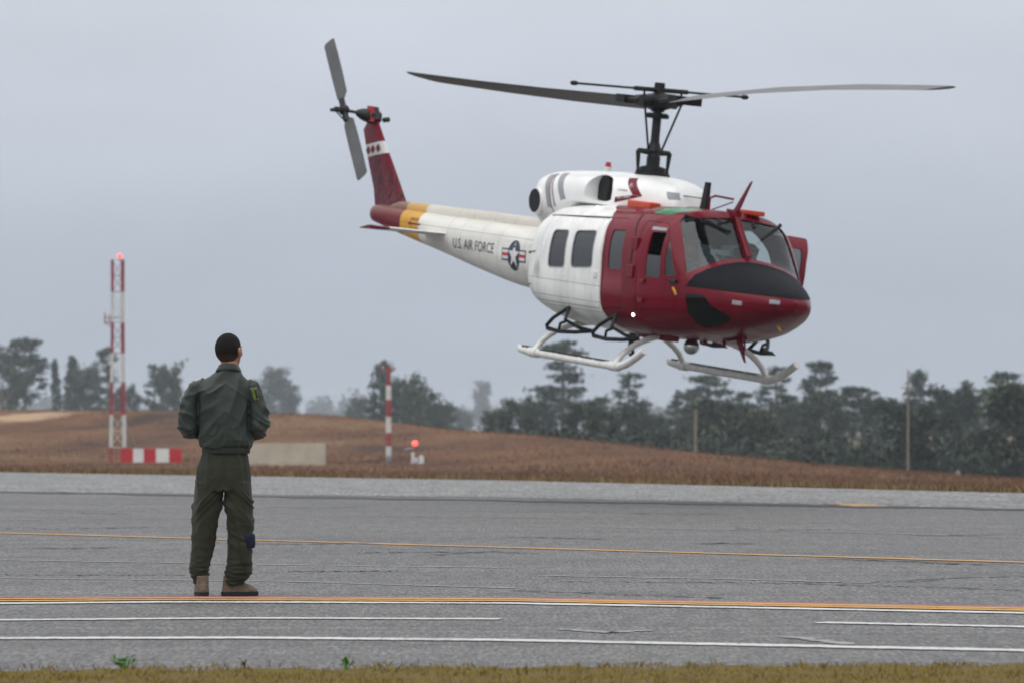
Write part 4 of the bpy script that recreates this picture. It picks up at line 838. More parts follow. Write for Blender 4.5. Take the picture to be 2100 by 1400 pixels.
# steps: black bent tube frames with a tread plate
for s in (-1, 1):
    for x0 in (-.28, .98):
        stp = MB(); y = s * 1.33; yt_ = FUS.y_at(x0 + .1, .80, s); stp.tube([(x0 + .08, yt_, .80), (x0 - .12, s * 1.36, .62), (x0 - .28, s * 1.36, .50), (x0 - .30, y, .46), (x0 - .22, y, .44)], .028, 7); stp.tube([(x0 + .08, yt_, .80), (x0 + .18, s * 1.34, .62), (x0 + .36, s * 1.22, .53), (x0 + .48, s * 1.05, .50)], .028, 7)
        stp.tube([(x0 + .20, s * 1.33, .60), (x0 + .05, s * 1.34, .55), (x0 + .02, y, .45)], .022, 6); stp.tube([(x0 - .26, y, .455), (x0 + .05, y, .435), (x0 + .40, s * 1.28, .46), (x0 + .48, s * 1.05, .50)], .03, 7)
        stf = stp.build('boarding_step', M['black'], heli)
        MB().box((x0 - .22, y - .07, .428), (x0 + .32, y + .07, .448)).build('tread', M['black'], stf)

# landing gear
for s in (-1, 1):
    P_ = [(-1.36, s * 1.3, .13), (-1.30, s * 1.3, .10), (-1.15, s * 1.3, .085), (0, s * 1.3, .075), (1.25, s * 1.3, .075), (1.42, s * 1.3, .085), (1.60, s * 1.3, .135), (1.80, s * 1.3, .235), (2.0, s * 1.3, .35)]
    sk = MB(); sk.tube(P_, [.03, .055, .058, .058, .058, .058, .057, .056, .055], 14); sko = sk.build('landing_skid', M['rust'], heli)
    MB().tube([(2.0, s * 1.3, .35), (2.012, s * 1.3, .357)], .05, 14).build('skid_cap', M['rust'], sko)
    for a_, c_ in ((-.72, -.3), (-.25, .35), (.40, .72), (.78, 1.05)): MB().box((a_, s * 1.3 - .045, .128), (c_, s * 1.3 + .045, .142)).build('tread_strip', M['black'], sko)
    for a_ in (-1.22, -1.12): MB().box((a_, s * 1.3 - .04, .13), (a_ + .06, s * 1.3 + .04, .155)).build('tread_strip', M['black'], sko)
    for x_ in (-.92, 1.28): MB().tube([(x_ - .1, s * 1.3, .078), (x_ + .1, s * 1.3, .078)], .072, 14).build('saddle', M['rust'], sko)
for x_ in (-.92, 1.28):
    pts = []
    for k in range(25):
        y = -1.30 + 2.6 * k / 24; t_ = abs(y) / 1.3; pts.append((x_, y, .10 + .50 * (1 - t_ ** 2.6) ** .75))
    ct = MB(); ct.tube(pts, .043, 12, up=(1, 0, 0)); ct.build('cross_tube', M['rust'], heli)

# tail boom
BOOM = Surf([[-8.30,1.66,1.80,.05,1.73,2,2],[-8.24,1.61,1.86,.11,1.73,2.2,2.2],[-8.0,1.57,1.88,.16,1.73,2.4,2.3],[-7.0,1.42,1.87,.21,1.66,2.4,2.2],[-5.7,1.24,1.86,.29,1.58,2.4,2.1],[-4.6,1.08,1.86,.36,1.50,2.4,2.1],[-3.4,.94,1.86,.43,1.42,2.4,2.1],[-2.4,.90,1.90,.50,1.45,2.4,2.2],[-1.6,.9,1.95,.55,1.45,2.4,2.2]])
SPINE = Surf([[-7.75,1.8,1.90,.06,1.85,2.2,2.2],[-7.4,1.78,1.975,.10,1.86,2.4,2.2],[-6.0,1.75,1.985,.12,1.86,2.5,2.2],[-4.0,1.72,1.99,.14,1.86,2.5,2.2],[-2.4,1.7,1.99,.15,1.86,2.5,2.2]])
def bands(name):
    m, Nn, Ll, p = mat_new(name); t = Nn.new('ShaderNodeTexCoord'); s = Nn.new('ShaderNodeSeparateXYZ'); Ll.new(t.outputs['Object'], s.inputs[0])
    k = Nn.new('ShaderNodeMath'); k.operation = 'MULTIPLY_ADD'; Ll.new(s.outputs['Z'], k.inputs[0]); k.inputs[1].default_value = .0; Ll.new(s.outputs['X'], k.inputs[2])
    a = Nn.new('ShaderNodeMath'); a.operation = 'LESS_THAN'; a.inputs[1].default_value = BAND[0]; Ll.new(k.outputs[0], a.inputs[0]); b = Nn.new('ShaderNodeMath'); b.operation = 'LESS_THAN'; b.inputs[1].default_value = BAND[1]; Ll.new(k.outputs[0], b.inputs[0])
    n1 = noise_node(Nn, Ll, 3, 5, stretch=(.3, 1, 2)); d = rampn(Nn, Ll, n1.outputs[0], [(.3, .78), (.62, 1.0)])
    c = mixc(Nn, Ll, b.outputs[0], (.80, .79, .74), (.72, .36, .02)); c = mixc(Nn, Ll, a.outputs[0], c, RED); c = mixc(Nn, Ll, 1, c, d.outputs[0], 'MULTIPLY'); c = seams(Nn, Ll, s, c, [-2.9, -3.75, -4.35, -5.0, -5.45, -6.9, -7.5], [1.66], .006)
    zr = Nn.new('ShaderNodeMapRange'); zr.inputs[1].default_value = 1.72; zr.inputs[2].default_value = 1.98; Ll.new(s.outputs['Z'], zr.inputs[0]); n2 = noise_node(Nn, Ll, 2.0, 5, stretch=(.35, 2, 3)); mu = Nn.new('ShaderNodeMath'); mu.operation = 'MULTIPLY'; Ll.new(zr.outputs[0], mu.inputs[0]); Ll.new(n2.outputs[0], mu.inputs[1]); c = mixc(Nn, Ll, mu.outputs[0], c, (.42, .36, .26))
    Ll.new(c, p.inputs['Base Color']); p.inputs['Roughness'].default_value = .42; p.inputs['Specular IOR Level'].default_value = .3; return m
BAND = (-7.11, -6.48)
M['bands'] = bands('tail_boom_paint')
boom = finish(BOOM.solid(0, 60, 48).mesh(), 'tail_boom', [M['bands']], heli, BOOM); finish(SPINE.solid(0, 40, 32).mesh(), 'shaft_cover', [M['bands']], boom, SPINE)
# writing and insignia wrapped on the boom
def wrap(me, name, mat, parent, surf, org, sx, sz, dx=(1, 0), off=.004, side=-1):
    for v in me.vertices:
        x = org[0] + v.co.x * sx * dx[0]; z = org[1] + v.co.y * sz + v.co.x * sx * dx[1]
        v.co = (x, surf.y_at(x, z, side) + side * off, z)
    me.materials.clear(); me.materials.append(mat); me.update(); o = bpy.data.objects.new(name, me); return link(o, parent)
def text_mesh(s, size=1.0):
    c = bpy.data.curves.new('t', 'FONT'); c.body = s; c.size = size; c.align_x = 'CENTER'; c.align_y = 'CENTER'; c.resolution_u = 3; o = bpy.data.objects.new('t', c); C.objects.link(o); me = evaluated_mesh(o); bpy.data.objects.remove(o)
    bm = bmesh.new(); bm.from_mesh(me); bmesh.ops.triangulate(bm, faces=bm.faces); 
    for _ in range(1): bmesh.ops.subdivide_edges(bm, edges=[e for e in bm.edges if e.calc_length() > .25 * size], cuts=2)
    bm.to_mesh(me); bm.free(); return me
def flat_mesh(polys):
    bm = bmesh.new()
    for q in polys:
        vs_ = [bm.verts.new((p[0], p[1], 0)) for p in q]; bm.faces.new(vs_)
    bmesh.ops.triangulate(bm, faces=bm.faces)
    for _ in range(2): bmesh.ops.subdivide_edges(bm, edges=[e for e in bm.edges if e.calc_length() > .15], cuts=1); bmesh.ops.triangulate(bm, faces=bm.faces)
    me = bpy.data.meshes.new('flat'); bm.to_mesh(me); bm.free(); return me
def circ(r, n=40): return [(r * math.cos(6.28318 * k / n), r * math.sin(6.28318 * k / n)) for k in range(n)]
STARC = (-3.20, 1.395)
R_ = .185
ins = wrap(flat_mesh([circ(R_ * 1.10)]), 'insignia', M['navy'], boom, BOOM, STARC, 1, 1.12)
for sg in (-1, 1):
    wrap(flat_mesh([[(sg * R_ * .80, R_ * .50), (sg * R_ * 2.12, R_ * .50), (sg * R_ * 2.12, -R_ * .50), (sg * R_ * .80, -R_ * .50)]]), 'bar_border', M['navy'], ins, BOOM, STARC, 1, 1, off=.003)
    for nm_, y0, y1, mt in (('bar', .38, .13, 'board_white'), ('red_bar', .13, -.12, 'board_red'), ('bar', -.12, -.37, 'board_white')):
        wrap(flat_mesh([[(sg * R_ * 1.0, R_ * y0), (sg * R_ * 2.0, R_ * y0), (sg * R_ * 2.0, R_ * y1), (sg * R_ * 1.0, R_ * y1)]]), nm_, M[mt], ins, BOOM, STARC, 1, 1, off=.005 if abs(sg) else .005)
star = []
for k in range(10):
    rr = R_ * (1.0 if k % 2 == 0 else .385); a_ = math.pi / 2 + k * math.pi / 5; star.append((rr * math.cos(a_), rr * math.sin(a_)))
wrap(flat_mesh([star]), 'star', M['board_white'], ins, BOOM, STARC, 1, 1.12, off=.008)
tm_ = text_mesh('U.S. AIR FORCE', .20)
tw_ = [v.co.x for v in tm_.vertices]; th_ = [v.co.y for v in tm_.vertices]; tcx, tcy = (max(tw_) + min(tw_)) / 2, (max(th_) + min(th_)) / 2; ks, kh = 1.37 / (max(tw_) - min(tw_)), .155 / (max(th_) - min(th_))
wrap(tm_, 'lettering', M['navy'], boom, BOOM, (-4.55 - tcx * ks, 1.453 - tcy * kh), ks, kh)
yb_ = (-6.72, 1.60)
wrap(text_mesh('DANGER', .07), 'lettering', M['navy'], boom, BOOM, (-6.62, 1.725), 1, 1); wrap(flat_mesh([[(-.24, 0), (-.14, .035), (-.14, .015), (.2, .015), (.2, -.015), (-.14, -.015), (-.14, -.035)]]), 'warning_arrow', M['red'], boom, BOOM, (-6.60, 1.655), 1, 1); wrap(text_mesh('TAIL ROTOR', .06), 'lettering', M['navy'], boom, BOOM, (-6.60, 1.58), 1, 1)
wrap(text_mesh('JET', .085), 'lettering', M['board_white'], cow, COW, (.0, 2.625), .8, .7, (.80, -.62), .014); wrap(text_mesh('INTAKE', .085), 'lettering', M['board_white'], cow, COW, (-.03, 2.452), .8, .7, (.97, .17), .014); wrap(text_mesh('DANGER', .07), 'lettering', M['red'], cow, COW, (-.10, 2.55), .6, .6, (1, 0), .01)

M['finred'], Nn, Ll, p = mat_new('mottled_fin_red'); n1 = noise_node(Nn, Ll, 5, 5, stretch=(1, 1, .6), rough=.65); n2 = noise_node(Nn, Ll, 13, 4, rough=.7); t_ = Nn.new('ShaderNodeTexCoord'); s_ = Nn.new('ShaderNodeSeparateXYZ'); Ll.new(t_.outputs['Object'], s_.inputs[0]); a_ = Nn.new('ShaderNodeMapRange'); a_.inputs[1].default_value = 2.75; a_.inputs[2].default_value = 2.2; Ll.new(s_.outputs['Z'], a_.inputs[0])  # red mottled with paler and darker noise, stronger low on the fin
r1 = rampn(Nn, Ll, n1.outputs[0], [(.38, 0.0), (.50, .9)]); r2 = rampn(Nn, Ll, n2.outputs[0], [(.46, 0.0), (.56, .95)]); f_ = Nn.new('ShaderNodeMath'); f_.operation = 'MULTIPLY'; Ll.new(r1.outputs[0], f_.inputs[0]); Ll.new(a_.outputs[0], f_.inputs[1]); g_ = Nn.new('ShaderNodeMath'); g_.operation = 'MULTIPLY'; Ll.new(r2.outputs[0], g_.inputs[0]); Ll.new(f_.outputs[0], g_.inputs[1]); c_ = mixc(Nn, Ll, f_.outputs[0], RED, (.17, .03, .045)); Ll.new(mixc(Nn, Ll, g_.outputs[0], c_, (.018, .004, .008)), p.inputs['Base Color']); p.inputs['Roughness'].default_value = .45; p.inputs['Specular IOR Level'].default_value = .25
# tail fin: swept aerofoil
def foil(n=14): return [(c, s * .5 * (1.48 * math.sqrt(c) - .63 * c - 1.75 * c * c + 1.42 * c ** 3 - .51 * c ** 4) * 2) for s, cs in ((1, np.linspace(0, 1, n)), (-1, np.linspace(1, 0, n)[1:-1])) for c in cs]
FL = foil()
def fin_ring(le, te, z_le, z_te, th): return [(le + (te - le) * c, th * t, z_le + (z_te - z_le) * c) for c, t in FL]
FINR = [(-7.28, -8.28, 1.93, 1.80, .10), (-7.60, -8.40, 2.27, 2.12, .095), (-7.99, -8.68, 2.67, 2.56, .085), (-8.25, -8.83, 2.94, 2.84, .075), (-8.42, -8.93, 3.12, 3.02, .065), (-8.55, -8.80, 3.25, 3.18, .05)]
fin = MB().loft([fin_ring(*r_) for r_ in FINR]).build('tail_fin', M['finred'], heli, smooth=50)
# white band with three red diamonds
def fin_at(t):
    i = 0
    zs = [r_[2] for r_ in FINR]
    return [float(np.interp(t, zs, [r_[k] for r_ in FINR])) for k in range(5)]
bd = MB().loft([[(p[0] + .003 * (1 if j == 0 else 0), p[1] * 1.06 + (.003 if p[1] > 0 else -.003), p[2]) for j, p in enumerate(fin_ring(a_[0] + .008, a_[1] - .006, a_[2], a_[3], a_[4]))] for a_ in [fin_at(z) for z in (2.70, 2.79, 2.88)]], True).build('fin_band', M['board_white'], fin, smooth=50)
a_ = fin_at(2.79)
for c_ in (.30, .58, .85):
    x = a_[0] + (a_[1] - a_[0]) * c_; z = a_[2] + (a_[3] - a_[2]) * c_; th = a_[4] * (1.48 * math.sqrt(c_) - .63 * c_ - 1.75 * c_ * c_ + 1.42 * c_ ** 3 - .51 * c_ ** 4); 
    for s in (-1, 1):
        mb = MB(); yy_ = s * (th * 1.06 + .012); mb.prism([(x, z + .062), (x - .062, z), (x, z - .062), (x + .062, z)], lambda u, v, t: (u, t, v), yy_ - .012, yy_ + .002); mb.build('diamond', M['red'], bd, smooth=0)
wr = [('ET', -8.32, 2.50), ('AF', -8.12, 2.22)]
# scuffed stencil patches on the fin
for (s_, x, z, sz) in (('ET', -8.33, 2.53, .17), ('69', -8.20, 2.25, .17), ('AF', -7.80, 2.03, .10)):
    a_ = fin_at(z); c_ = (x - a_[0]) / (a_[1] - a_[0]); th = a_[4] * (1.48 * math.sqrt(c_) - .63 * c_ - 1.75 * c_ * c_ + 1.42 * c_ ** 3 - .51 * c_ ** 4)
    me = text_mesh(s_, sz)
    for v in me.vertices: v.co = (x + v.co.x, -(th + .016), z + v.co.y)
    me.materials.clear(); me.materials.append(M['navy']); link(bpy.data.objects.new('lettering', me), fin)
# stabilisers
for s in (-1, 1):
    rg = [[(le + (te - le) * c, s * y, 1.545 + t * .055 + (.5 - c) * .055) for c, t in FL] for y, le, te in ((.15, -5.50, -6.22), (1.25, -5.55, -6.20))]
    stb = MB().loft(rg).build('stabilizer', M['offwhite'], heli, smooth=50)
    rg = [[(le + (te - le) * c, s * y, 1.545 + t * .055 + (.5 - c) * .055) for c, t in FL] for y, le, te in ((1.251, -5.55, -6.20), (1.42, -5.60, -6.18), (1.46, -5.72, -6.16))]
    MB().loft(rg).build('stabilizer_tip', M['red'], stb, smooth=50)

# tail rotor
TH = Vector((-8.80, -.46, 3.29))
gb = MB(); gb.tube([(-8.60, .08, 3.22), (-8.62, -.08, 3.24), (-8.68, -.20, 3.26), (-8.72, -.28, 3.275)], [.10, .12, .09, .045], 12); gb.tube([(-8.72, -.28, 3.275), TH], .025, 8); gb.tube([(-8.55, 0, 3.18), (-8.62, 0, 3.38)], [.09, .05], 10); gb.tube([(-8.50, .1, 3.2), (-8.50, .2, 3.22)], .04, 8)
gbo = gb.build('tail_gearbox', M['steel'], heli); rc_ = MB(); rc_.prism([(-8.62, 3.16), (-8.50, 3.16), (-8.54, 3.40), (-8.66, 3.40)], lambda u, v, t: (u, t, v), -.13, -.06); rc_.build('fin_cap', M['beacon'], gbo)
trr = MB(); trr.tube([TH + Vector((0, .08, 0)), TH + Vector((0, -.16, .0))], .045, 10); trr.ball(TH, .09, 10, 8); trr.tube([TH + Vector((-.12, -.13, .0)), TH + Vector((.12, -.13, 0))], .022, 6); trr.tube([TH + Vector((0, -.16, -.02)), TH + Vector((0, -.24, -.02))], .03, 6)
for sg in (-1, 1):
    q = Vector((-.60, 0, .80)).normalized() * sg; trr.tube([TH, TH + q * .2], .05, 8); trr.tube([TH + Vector((.10 * sg, -.13, 0)), TH + q * .22 + Vector((.06 * sg, 0, 0))], .012, 5)
tro = trr.build('tail_rotor', M['steel'], heli)
for sg in (-1, 1):
    q = Vector((-.60, 0, .80)).normalized() * sg; ch = Vector((.80, .18, .60)).normalized(); nn_ = q.cross(ch).normalized(); rings = []
    for t_, cw in ((.17, .10), (.26, .25), (.6, .27), (1.0, .27), (1.27, .26), (1.295, .18)): rings.append([TH + q * t_ + ch * ((c - .35) * cw) + nn_ * (t * cw * .07) for c, t in FL])
    MB().loft(rings).build('tail_rotor_blade', M['bladegrey'], tro, smooth=50)

# main rotor
HB = Vector((-.38, 0, 3.872)); MBASE = Vector((-.33, 0, 2.78)); ax = (HB - MBASE).normalized()
ms = MB(); ms.tube([MBASE, MBASE + ax * .30, MBASE + ax * .31, MBASE + ax * .55, HB + ax * .22], [.10, .10, .085, .065, .065], 14); ms.tube([MBASE + ax * .38, MBASE + ax * .50], [.11, .075], 14)
rot = ms.build('rotor_mast', M['steel'], heli)
c1 = MB(); c1.tube([MBASE - ax * .02, MBASE + ax * .05, MBASE + ax * .06, MBASE + ax * .14, MBASE + ax * .16], [.27, .26, .20, .19, .13], 18); c1.build('swashplate', M['black'], rot)
c2 = MB(); c2.tube([MBASE + ax * .86, MBASE + ax * .90, MBASE + ax * .93], [.17, .18, .15], 18); c2.build('damper_ring', M['black'], rot)
sp = MB()
for s in (-1, 1):
    a_ = MBASE + ax * .36 + Vector((0, s * .06, 0)); b_ = MBASE + ax * .37 + Vector((0, s * .27, 0)); c_ = MBASE + ax * .07 + Vector((0, s * .25, 0)); sp.tube([a_, b_], [.05, .035], 7); sp.tube([b_, b_.lerp(c_, .5), c_], [.038, .03, .02], 7); sp.ball(c_, .035, 8, 6)
sp.build('scissors_link', M['steel'], rot)
lk = MB(); lk.tube([MBASE + ax * .38 + Vector((0, -.10, 0)), HB + Vector((.02, -.24, -.05)), HB + Vector((.02, -.28, .17))], .018, 6); lk.tube([MBASE + ax * .38 + Vector((0, .12, 0)), HB + Vector((.10, .34, .0)), HB + Vector((.02, .36, .18))], .018, 6); lk.build('pitch_link', M['black'], rot)
hb = MB()
fd, ad_ = Vector((7.28, -.15, .53)).normalized(), Vector((-7.3, .12, .08)).normalized()
hb.tube([HB + ad_ * .62, HB + ad_ * .2, HB, HB + fd * .2, HB + fd * .62], [.075, .12, .15, .12, .075], 12); hb.tube([HB - Vector((0, .30, 0)), HB + Vector((0, .30, 0))], .08, 10); hb.tube([HB - ax * .14, HB + ax * .28], [.10, .075], 12)
for d_ in (fd, ad_):
    for s in (-1, 1): hb.tube([HB + d_ * .30 + Vector((0, s * .16, 0)), HB + d_ * .75 + Vector((0, s * .15, 0))], .035, 7)
    hb.box((-.12, -.22, -.06), (.12, .22, .06), M=Matrix.Translation(HB + d_ * .72))
hub = hb.build('rotor_hub', M['black'], rot)
br = MB(); e0 = HB + Vector((0.0, -1.46, .13)); e1 = HB + Vector((0.03, 1.46, .22)); mid_ = e0.lerp(e1, .5); br.tube([e0, e1], .017, 8); br.tube([mid_ + (e0 - mid_) * .30, mid_ + (e1 - mid_) * .32], .034, 8); br.tube([mid_ - ax * .02, HB + ax * .12], .05, 8)
for e_ in (e0, e1): dd = (e_ - mid_).normalized(); br.tube([e_ - dd * .06, e_ - dd * .03, e_ + dd * .03, e_ + dd * .06], [.018, .036, .036, .018], 10)
br.build('stabilizer_bar', M['black'], rot)
for d_, mt, tw in ((fd, 'bladegrey', 17), (ad_, 'blade', 17)):
    ch0 = Vector((0, 0, 1)).cross(d_).normalized(); rings = []
    for t_, cw in ((.62, .30), (.9, .58), (1.2, .60), (3, .60), (5, .60), (6.6, .60), (7.24, .59), (7.30, .5)):
        pt = rad(tw - .9 * t_); nz = d_.cross(ch0); chd = ch0 * math.cos(pt) + nz * math.sin(pt) * (1 if True else -1); nv_ = d_.cross(chd); sag = Vector((0, 0, .10 * math.sin(math.pi * min(1, t_ / 7.3)))) if d_ is fd else Vector((0, 0, -.03 * math.sin(math.pi * min(1, t_ / 7.3))))
        rings.append([HB + d_ * t_ + sag + chd * ((.35 - c) * cw) + nv_ * (t * cw * .075) for c, t in FL])
    MB().loft(rings).build('rotor_blade', M[mt], hub, smooth=50)
# ------------------------------------------------------------------ people
def hairmat():
    m, Nn, Ll, p = mat_new('cropped_hair'); t = Nn.new('ShaderNodeTexCoord'); s = Nn.new('ShaderNodeSeparateXYZ'); Ll.new(t.outputs['Object'], s.inputs[0]); n = noise_node(Nn, Ll, 220, 3, rough=.8); n2 = noise_node(Nn, Ll, 30, 3)
    a = Nn.new('ShaderNodeMapRange'); a.inputs[1].default_value = 1.66; a.inputs[2].default_value = 1.585; a.inputs[4].default_value = 1.1; Ll.new(s.outputs['Z'], a.inputs[0]); k = Nn.new('ShaderNodeMath'); k.operation = 'MULTIPLY'; Ll.new(a.outputs[0], k.inputs[0]); Ll.new(n.outputs[0], k.inputs[1])
    r = rampn(Nn, Ll, n.outputs[0], [(.35, (.003, .0025, .002)), (.55, (.009, .008, .007)), (.72, (.03, .026, .024))]); Ll.new(mixc(Nn, Ll, k.outputs[0], r.outputs[0], (.20, .10, .07)), p.inputs['Base Color']); p.inputs['Roughness'].default_value = .8; p.inputs['Specular IOR Level'].default_value = .2
    b = Nn.new('ShaderNodeBump'); b.inputs['Strength'].default_value = .8; b.inputs['Distance'].default_value = .006; Ll.new(n.outputs[0], b.inputs['Height']); Ll.new(b.outputs[0], p.inputs['Normal']); return m
def cloth(name, col, var=.35, scale=14, rough=.85, weave=180):
    m, Nn, Ll, p = mat_new(name); n = noise_node(Nn, Ll, scale, 4); r = rampn(Nn, Ll, n.outputs[0], [(.3, 1 - var), (.7, 1.0)]); Ll.new(mixc(Nn, Ll, 1, col, r.outputs[0], 'MULTIPLY'), p.inputs['Base Color'])
    p.inputs['Roughness'].default_value = rough; p.inputs['Specular IOR Level'].default_value = .25; p.inputs['Sheen Weight'].default_value = .08
    b = Nn.new('ShaderNodeBump'); b.inputs['Strength'].default_value = .35; b.inputs['Distance'].default_value = .006; n2 = noise_node(Nn, Ll, 40, 4); Ll.new(n2.outputs[0], b.inputs['Height']); Ll.new(b.outputs[0], p.inputs['Normal']); return m
M['jacket'] = cloth('jacket_nylon', (.030, .041, .035), .25, 10, .45); M['trousers'] = cloth('flight_suit', (.029, .033, .021), .3, 9); M['rib'] = cloth('ribbed_knit', (.03, .036, .028))
M['skin'] = paint('skin', (.36, .17, .11), .55, .15, 30); M['hair'] = hairmat(); M['boot'] = cloth('suede_boot', (.19, .14, .10), .35, 18); M['sole'] = paint('boot_sole', (.015, .016, .016), .8, .3, 20)
M['capblue'] = cloth('navy_cap', (.008, .014, .035)); M['patch'] = paint('patch_green', (.13, .15, .03), .8, .3, 60); M['patchdk'] = paint('patch_dark', (.02, .022, .012), .8, .3, 60); M['rank'] = paint('rank_blue', (.02, .06, .16), .8, .2, 60)
M['helmet'] = paint('helmet_green', (.05, .10, .06), .35, .15, 8); M['visor'] = paint('dark_visor', (.012, .013, .015), .12, .1, 5); M['suit'] = cloth('pilot_suit', (.05, .06, .035)); M['vest'] = cloth('survival_vest', (.10, .14, .12))

def ell(cx, cy, z, rx, ry, n=28, tx=0, ty=0): return [Vector((cx + rx * math.copysign(abs(math.cos(a)) ** .9, math.cos(a)), cy + ry * math.copysign(abs(math.sin(a)) ** .9, math.sin(a)), z + tx * math.cos(a) * rx + ty * math.sin(a) * ry)) for a in [2 * math.pi * k / n for k in range(n)]]
def blob(name, mb, voxel, smooth, mat, parent, disp=None, keep_loc=None, it2=0):
    me = mb.mesh(); o = bpy.data.objects.new(name, me); C.objects.link(o); r = o.modifiers.new('r', 'REMESH'); r.mode = 'VOXEL'; r.voxel_size = voxel; s = o.modifiers.new('s', 'SMOOTH'); s.factor = .5; s.iterations = smooth
    m2 = evaluated_mesh(o); kill(o)
    if disp:
        co = np_verts(m2); nv = np.empty(len(co) * 3); m2.vertices.foreach_get('normal', nv); nv = nv.reshape(-1, 3); d = np.array([disp(Vector(c), Vector(n)) for c, n in zip(co, nv)]); m2.vertices.foreach_set('co', (co + nv * d[:, None]).ravel()); m2.update()
    m2.materials.clear(); m2.materials.append(mat); m2.polygons.foreach_set('use_smooth', [True] * len(m2.polygons)); o = bpy.data.objects.new(name, m2); return link(o, parent)
def ridge(v, sx, sy, sz, seed):
    n = noise.noise((v.x * sx + seed, v.y * sy + seed * .7, v.z * sz)); r_ = 1 - abs(n) * 2.4
    return (max(0, r_) ** 2.2) * 1.35 - .15
def sm(a, b, x): t = max(0, min(1, (x - a) / (b - a))); return t * t * (3 - 2 * t)

MAN = gp(455, 1221.5)
man = empty('person', 'man in olive flight jacket and trousers standing with his back turned, watching', 'person', MAN)
# body (continuous): torso, arms with hands, legs, neck and head
def hand(mb, w, d, up, side):
    d = Vector(d).normalized(); sd_ = Vector(up).cross(d).normalized() * side; upv = d.cross(sd_).normalized()
    mb.tube([w - d * .03, w + d * .03, w + d * .085], [.026, .036, .034], 10, flat=.55)
    for k, (off, ln) in enumerate(((-.028, .062), (-.009, .074), (.010, .070), (.028, .054))):
        b = w + d * .082 + sd_ * off; mb.tube([b, b + d * ln * .5 - upv * .008, b + d * ln * .85 - upv * .028], [.0095, .009, .0075], 7)
    b = w + d * .02 - sd_ * .032; mb.tube([b, b - sd_ * .022 + d * .03, b - sd_ * .022 + d * .065 - upv * .01], [.012, .011, .009], 7)
HC = Vector((.050, .012, 1.665)); HT = rad(-30); RH = Matrix.Translation(HC) @ Matrix.Rotation(HT, 4, 'Z') @ Matrix.Scale(1.06, 4)
LA = [(-.165, .0, 1.415), (-.222, -.015, 1.29), (-.238, -.03, 1.165), (-.215, .06, 1.13), (-.13, .20, 1.13), (-.06, .25, 1.13)]; RA = [(.195, .0, 1.415), (.245, -.015, 1.29), (.262, -.03, 1.165), (.24, .06, 1.13), (.15, .20, 1.13), (.09, .25, 1.13)]
bd_ = MB(); bd_.loft([ell(.02, 0, .95, .13, .10), ell(.015, 0, 1.15, .13, .10), ell(.012, 0, 1.35, .15, .10), ell(.02, 0, 1.45, .13, .08), ell(.045, .0, 1.52, .062, .065), ell(.05, .005, 1.60, .056, .062)])
for A_, sg in ((LA, -1), (RA, 1)): bd_.tube(A_, [.045, .043, .038, .036, .03, .026], 10); hand(bd_, Vector(A_[-1]), Vector(A_[-1]) - Vector(A_[-2]), (0, 0, 1), sg)
for cx, P_ in ((-.1, [(-.06, 0, .85), (-.11, 0, .48), (-.135, 0, .10)]), (.1, [(.085, 0, .85), (.115, 0, .48), (.09, 0, .10)])): bd_.tube(P_, [.07, .05, .035], 10)
hd = MB(); hd.ball((0, -.012, .035), (.074, .094, .082), 24, 16); hd.ball((0, .022, -.03), (.058, .070, .075), 20, 14); hd.tube([(0, .045, -.065), (0, .070, -.098)], [.045, .024], 10)
hd.tube([(0, .086, .012), (0, .104, -.022), (0, .092, -.034)], [.009, .014, .010], 8)
for s in (-1, 1): hd.ball((s * .030, .076, .016), (.016, .012, .010), 8, 6); hd.ball((s * .033, .080, .036), (.022, .010, .006), 8, 6); hd.ball((s * .045, .05, -.005), (.022, .03, .02), 8, 6)
hd.tube([(-.022, .089, -.052), (.022, .089, -.052)], .007, 6); hd.tube([(0, 0, -.04), (0, -.01, -.14)], [.055, .054], 12)
for s in (-1, 1): hd.ball((s * .080, .004, .0), (.012, .022, .036), 10, 8); hd.ball((s * .088, -.008, .010), (.008, .022, .026), 10, 8)
bd_.add([RH @ Vector(v) for v in hd.v], hd.f)
body = blob('body', bd_, .0062, 3, M['skin'], man)
# cropped hair: cap over skull, nape line low behind, receding at the temples
hr = MB(); hr.ball((0, -.014, .026), (.0795, .099, .100), 72, 60)
me = hr.mesh(); bm = bmesh.new(); bm.from_mesh(me)
for v in bm.verts:
    n_ = noise.noise(v.co * 60) * .0016 + noise.noise(v.co * 200) * .0012; v.co += v.normal * n_
dele = [v for v in bm.verts if v.co.z < (-.062 + .125 * sm(-.035, .055, v.co.y) + .012 * noise.noise(v.co * 90) + .008 * noise.noise(v.co * 260))]
bmesh.ops.delete(bm, geom=dele, context='VERTS'); bm.to_mesh(me); bm.free(); me.transform(RH); me.materials.append(M['hair']); me.polygons.foreach_set('use_smooth', [True] * len(me.polygons)); link(bpy.data.objects.new('hair', me), man)
nape = None  #([[RH @ Vector((.066 * math.cos(a), -.03 + .062 * math.sin(a), z)) for a in np.linspace(math.pi * 1.08, math.pi * 1.92, 16)] for z in (-.045, -.075)], False); 
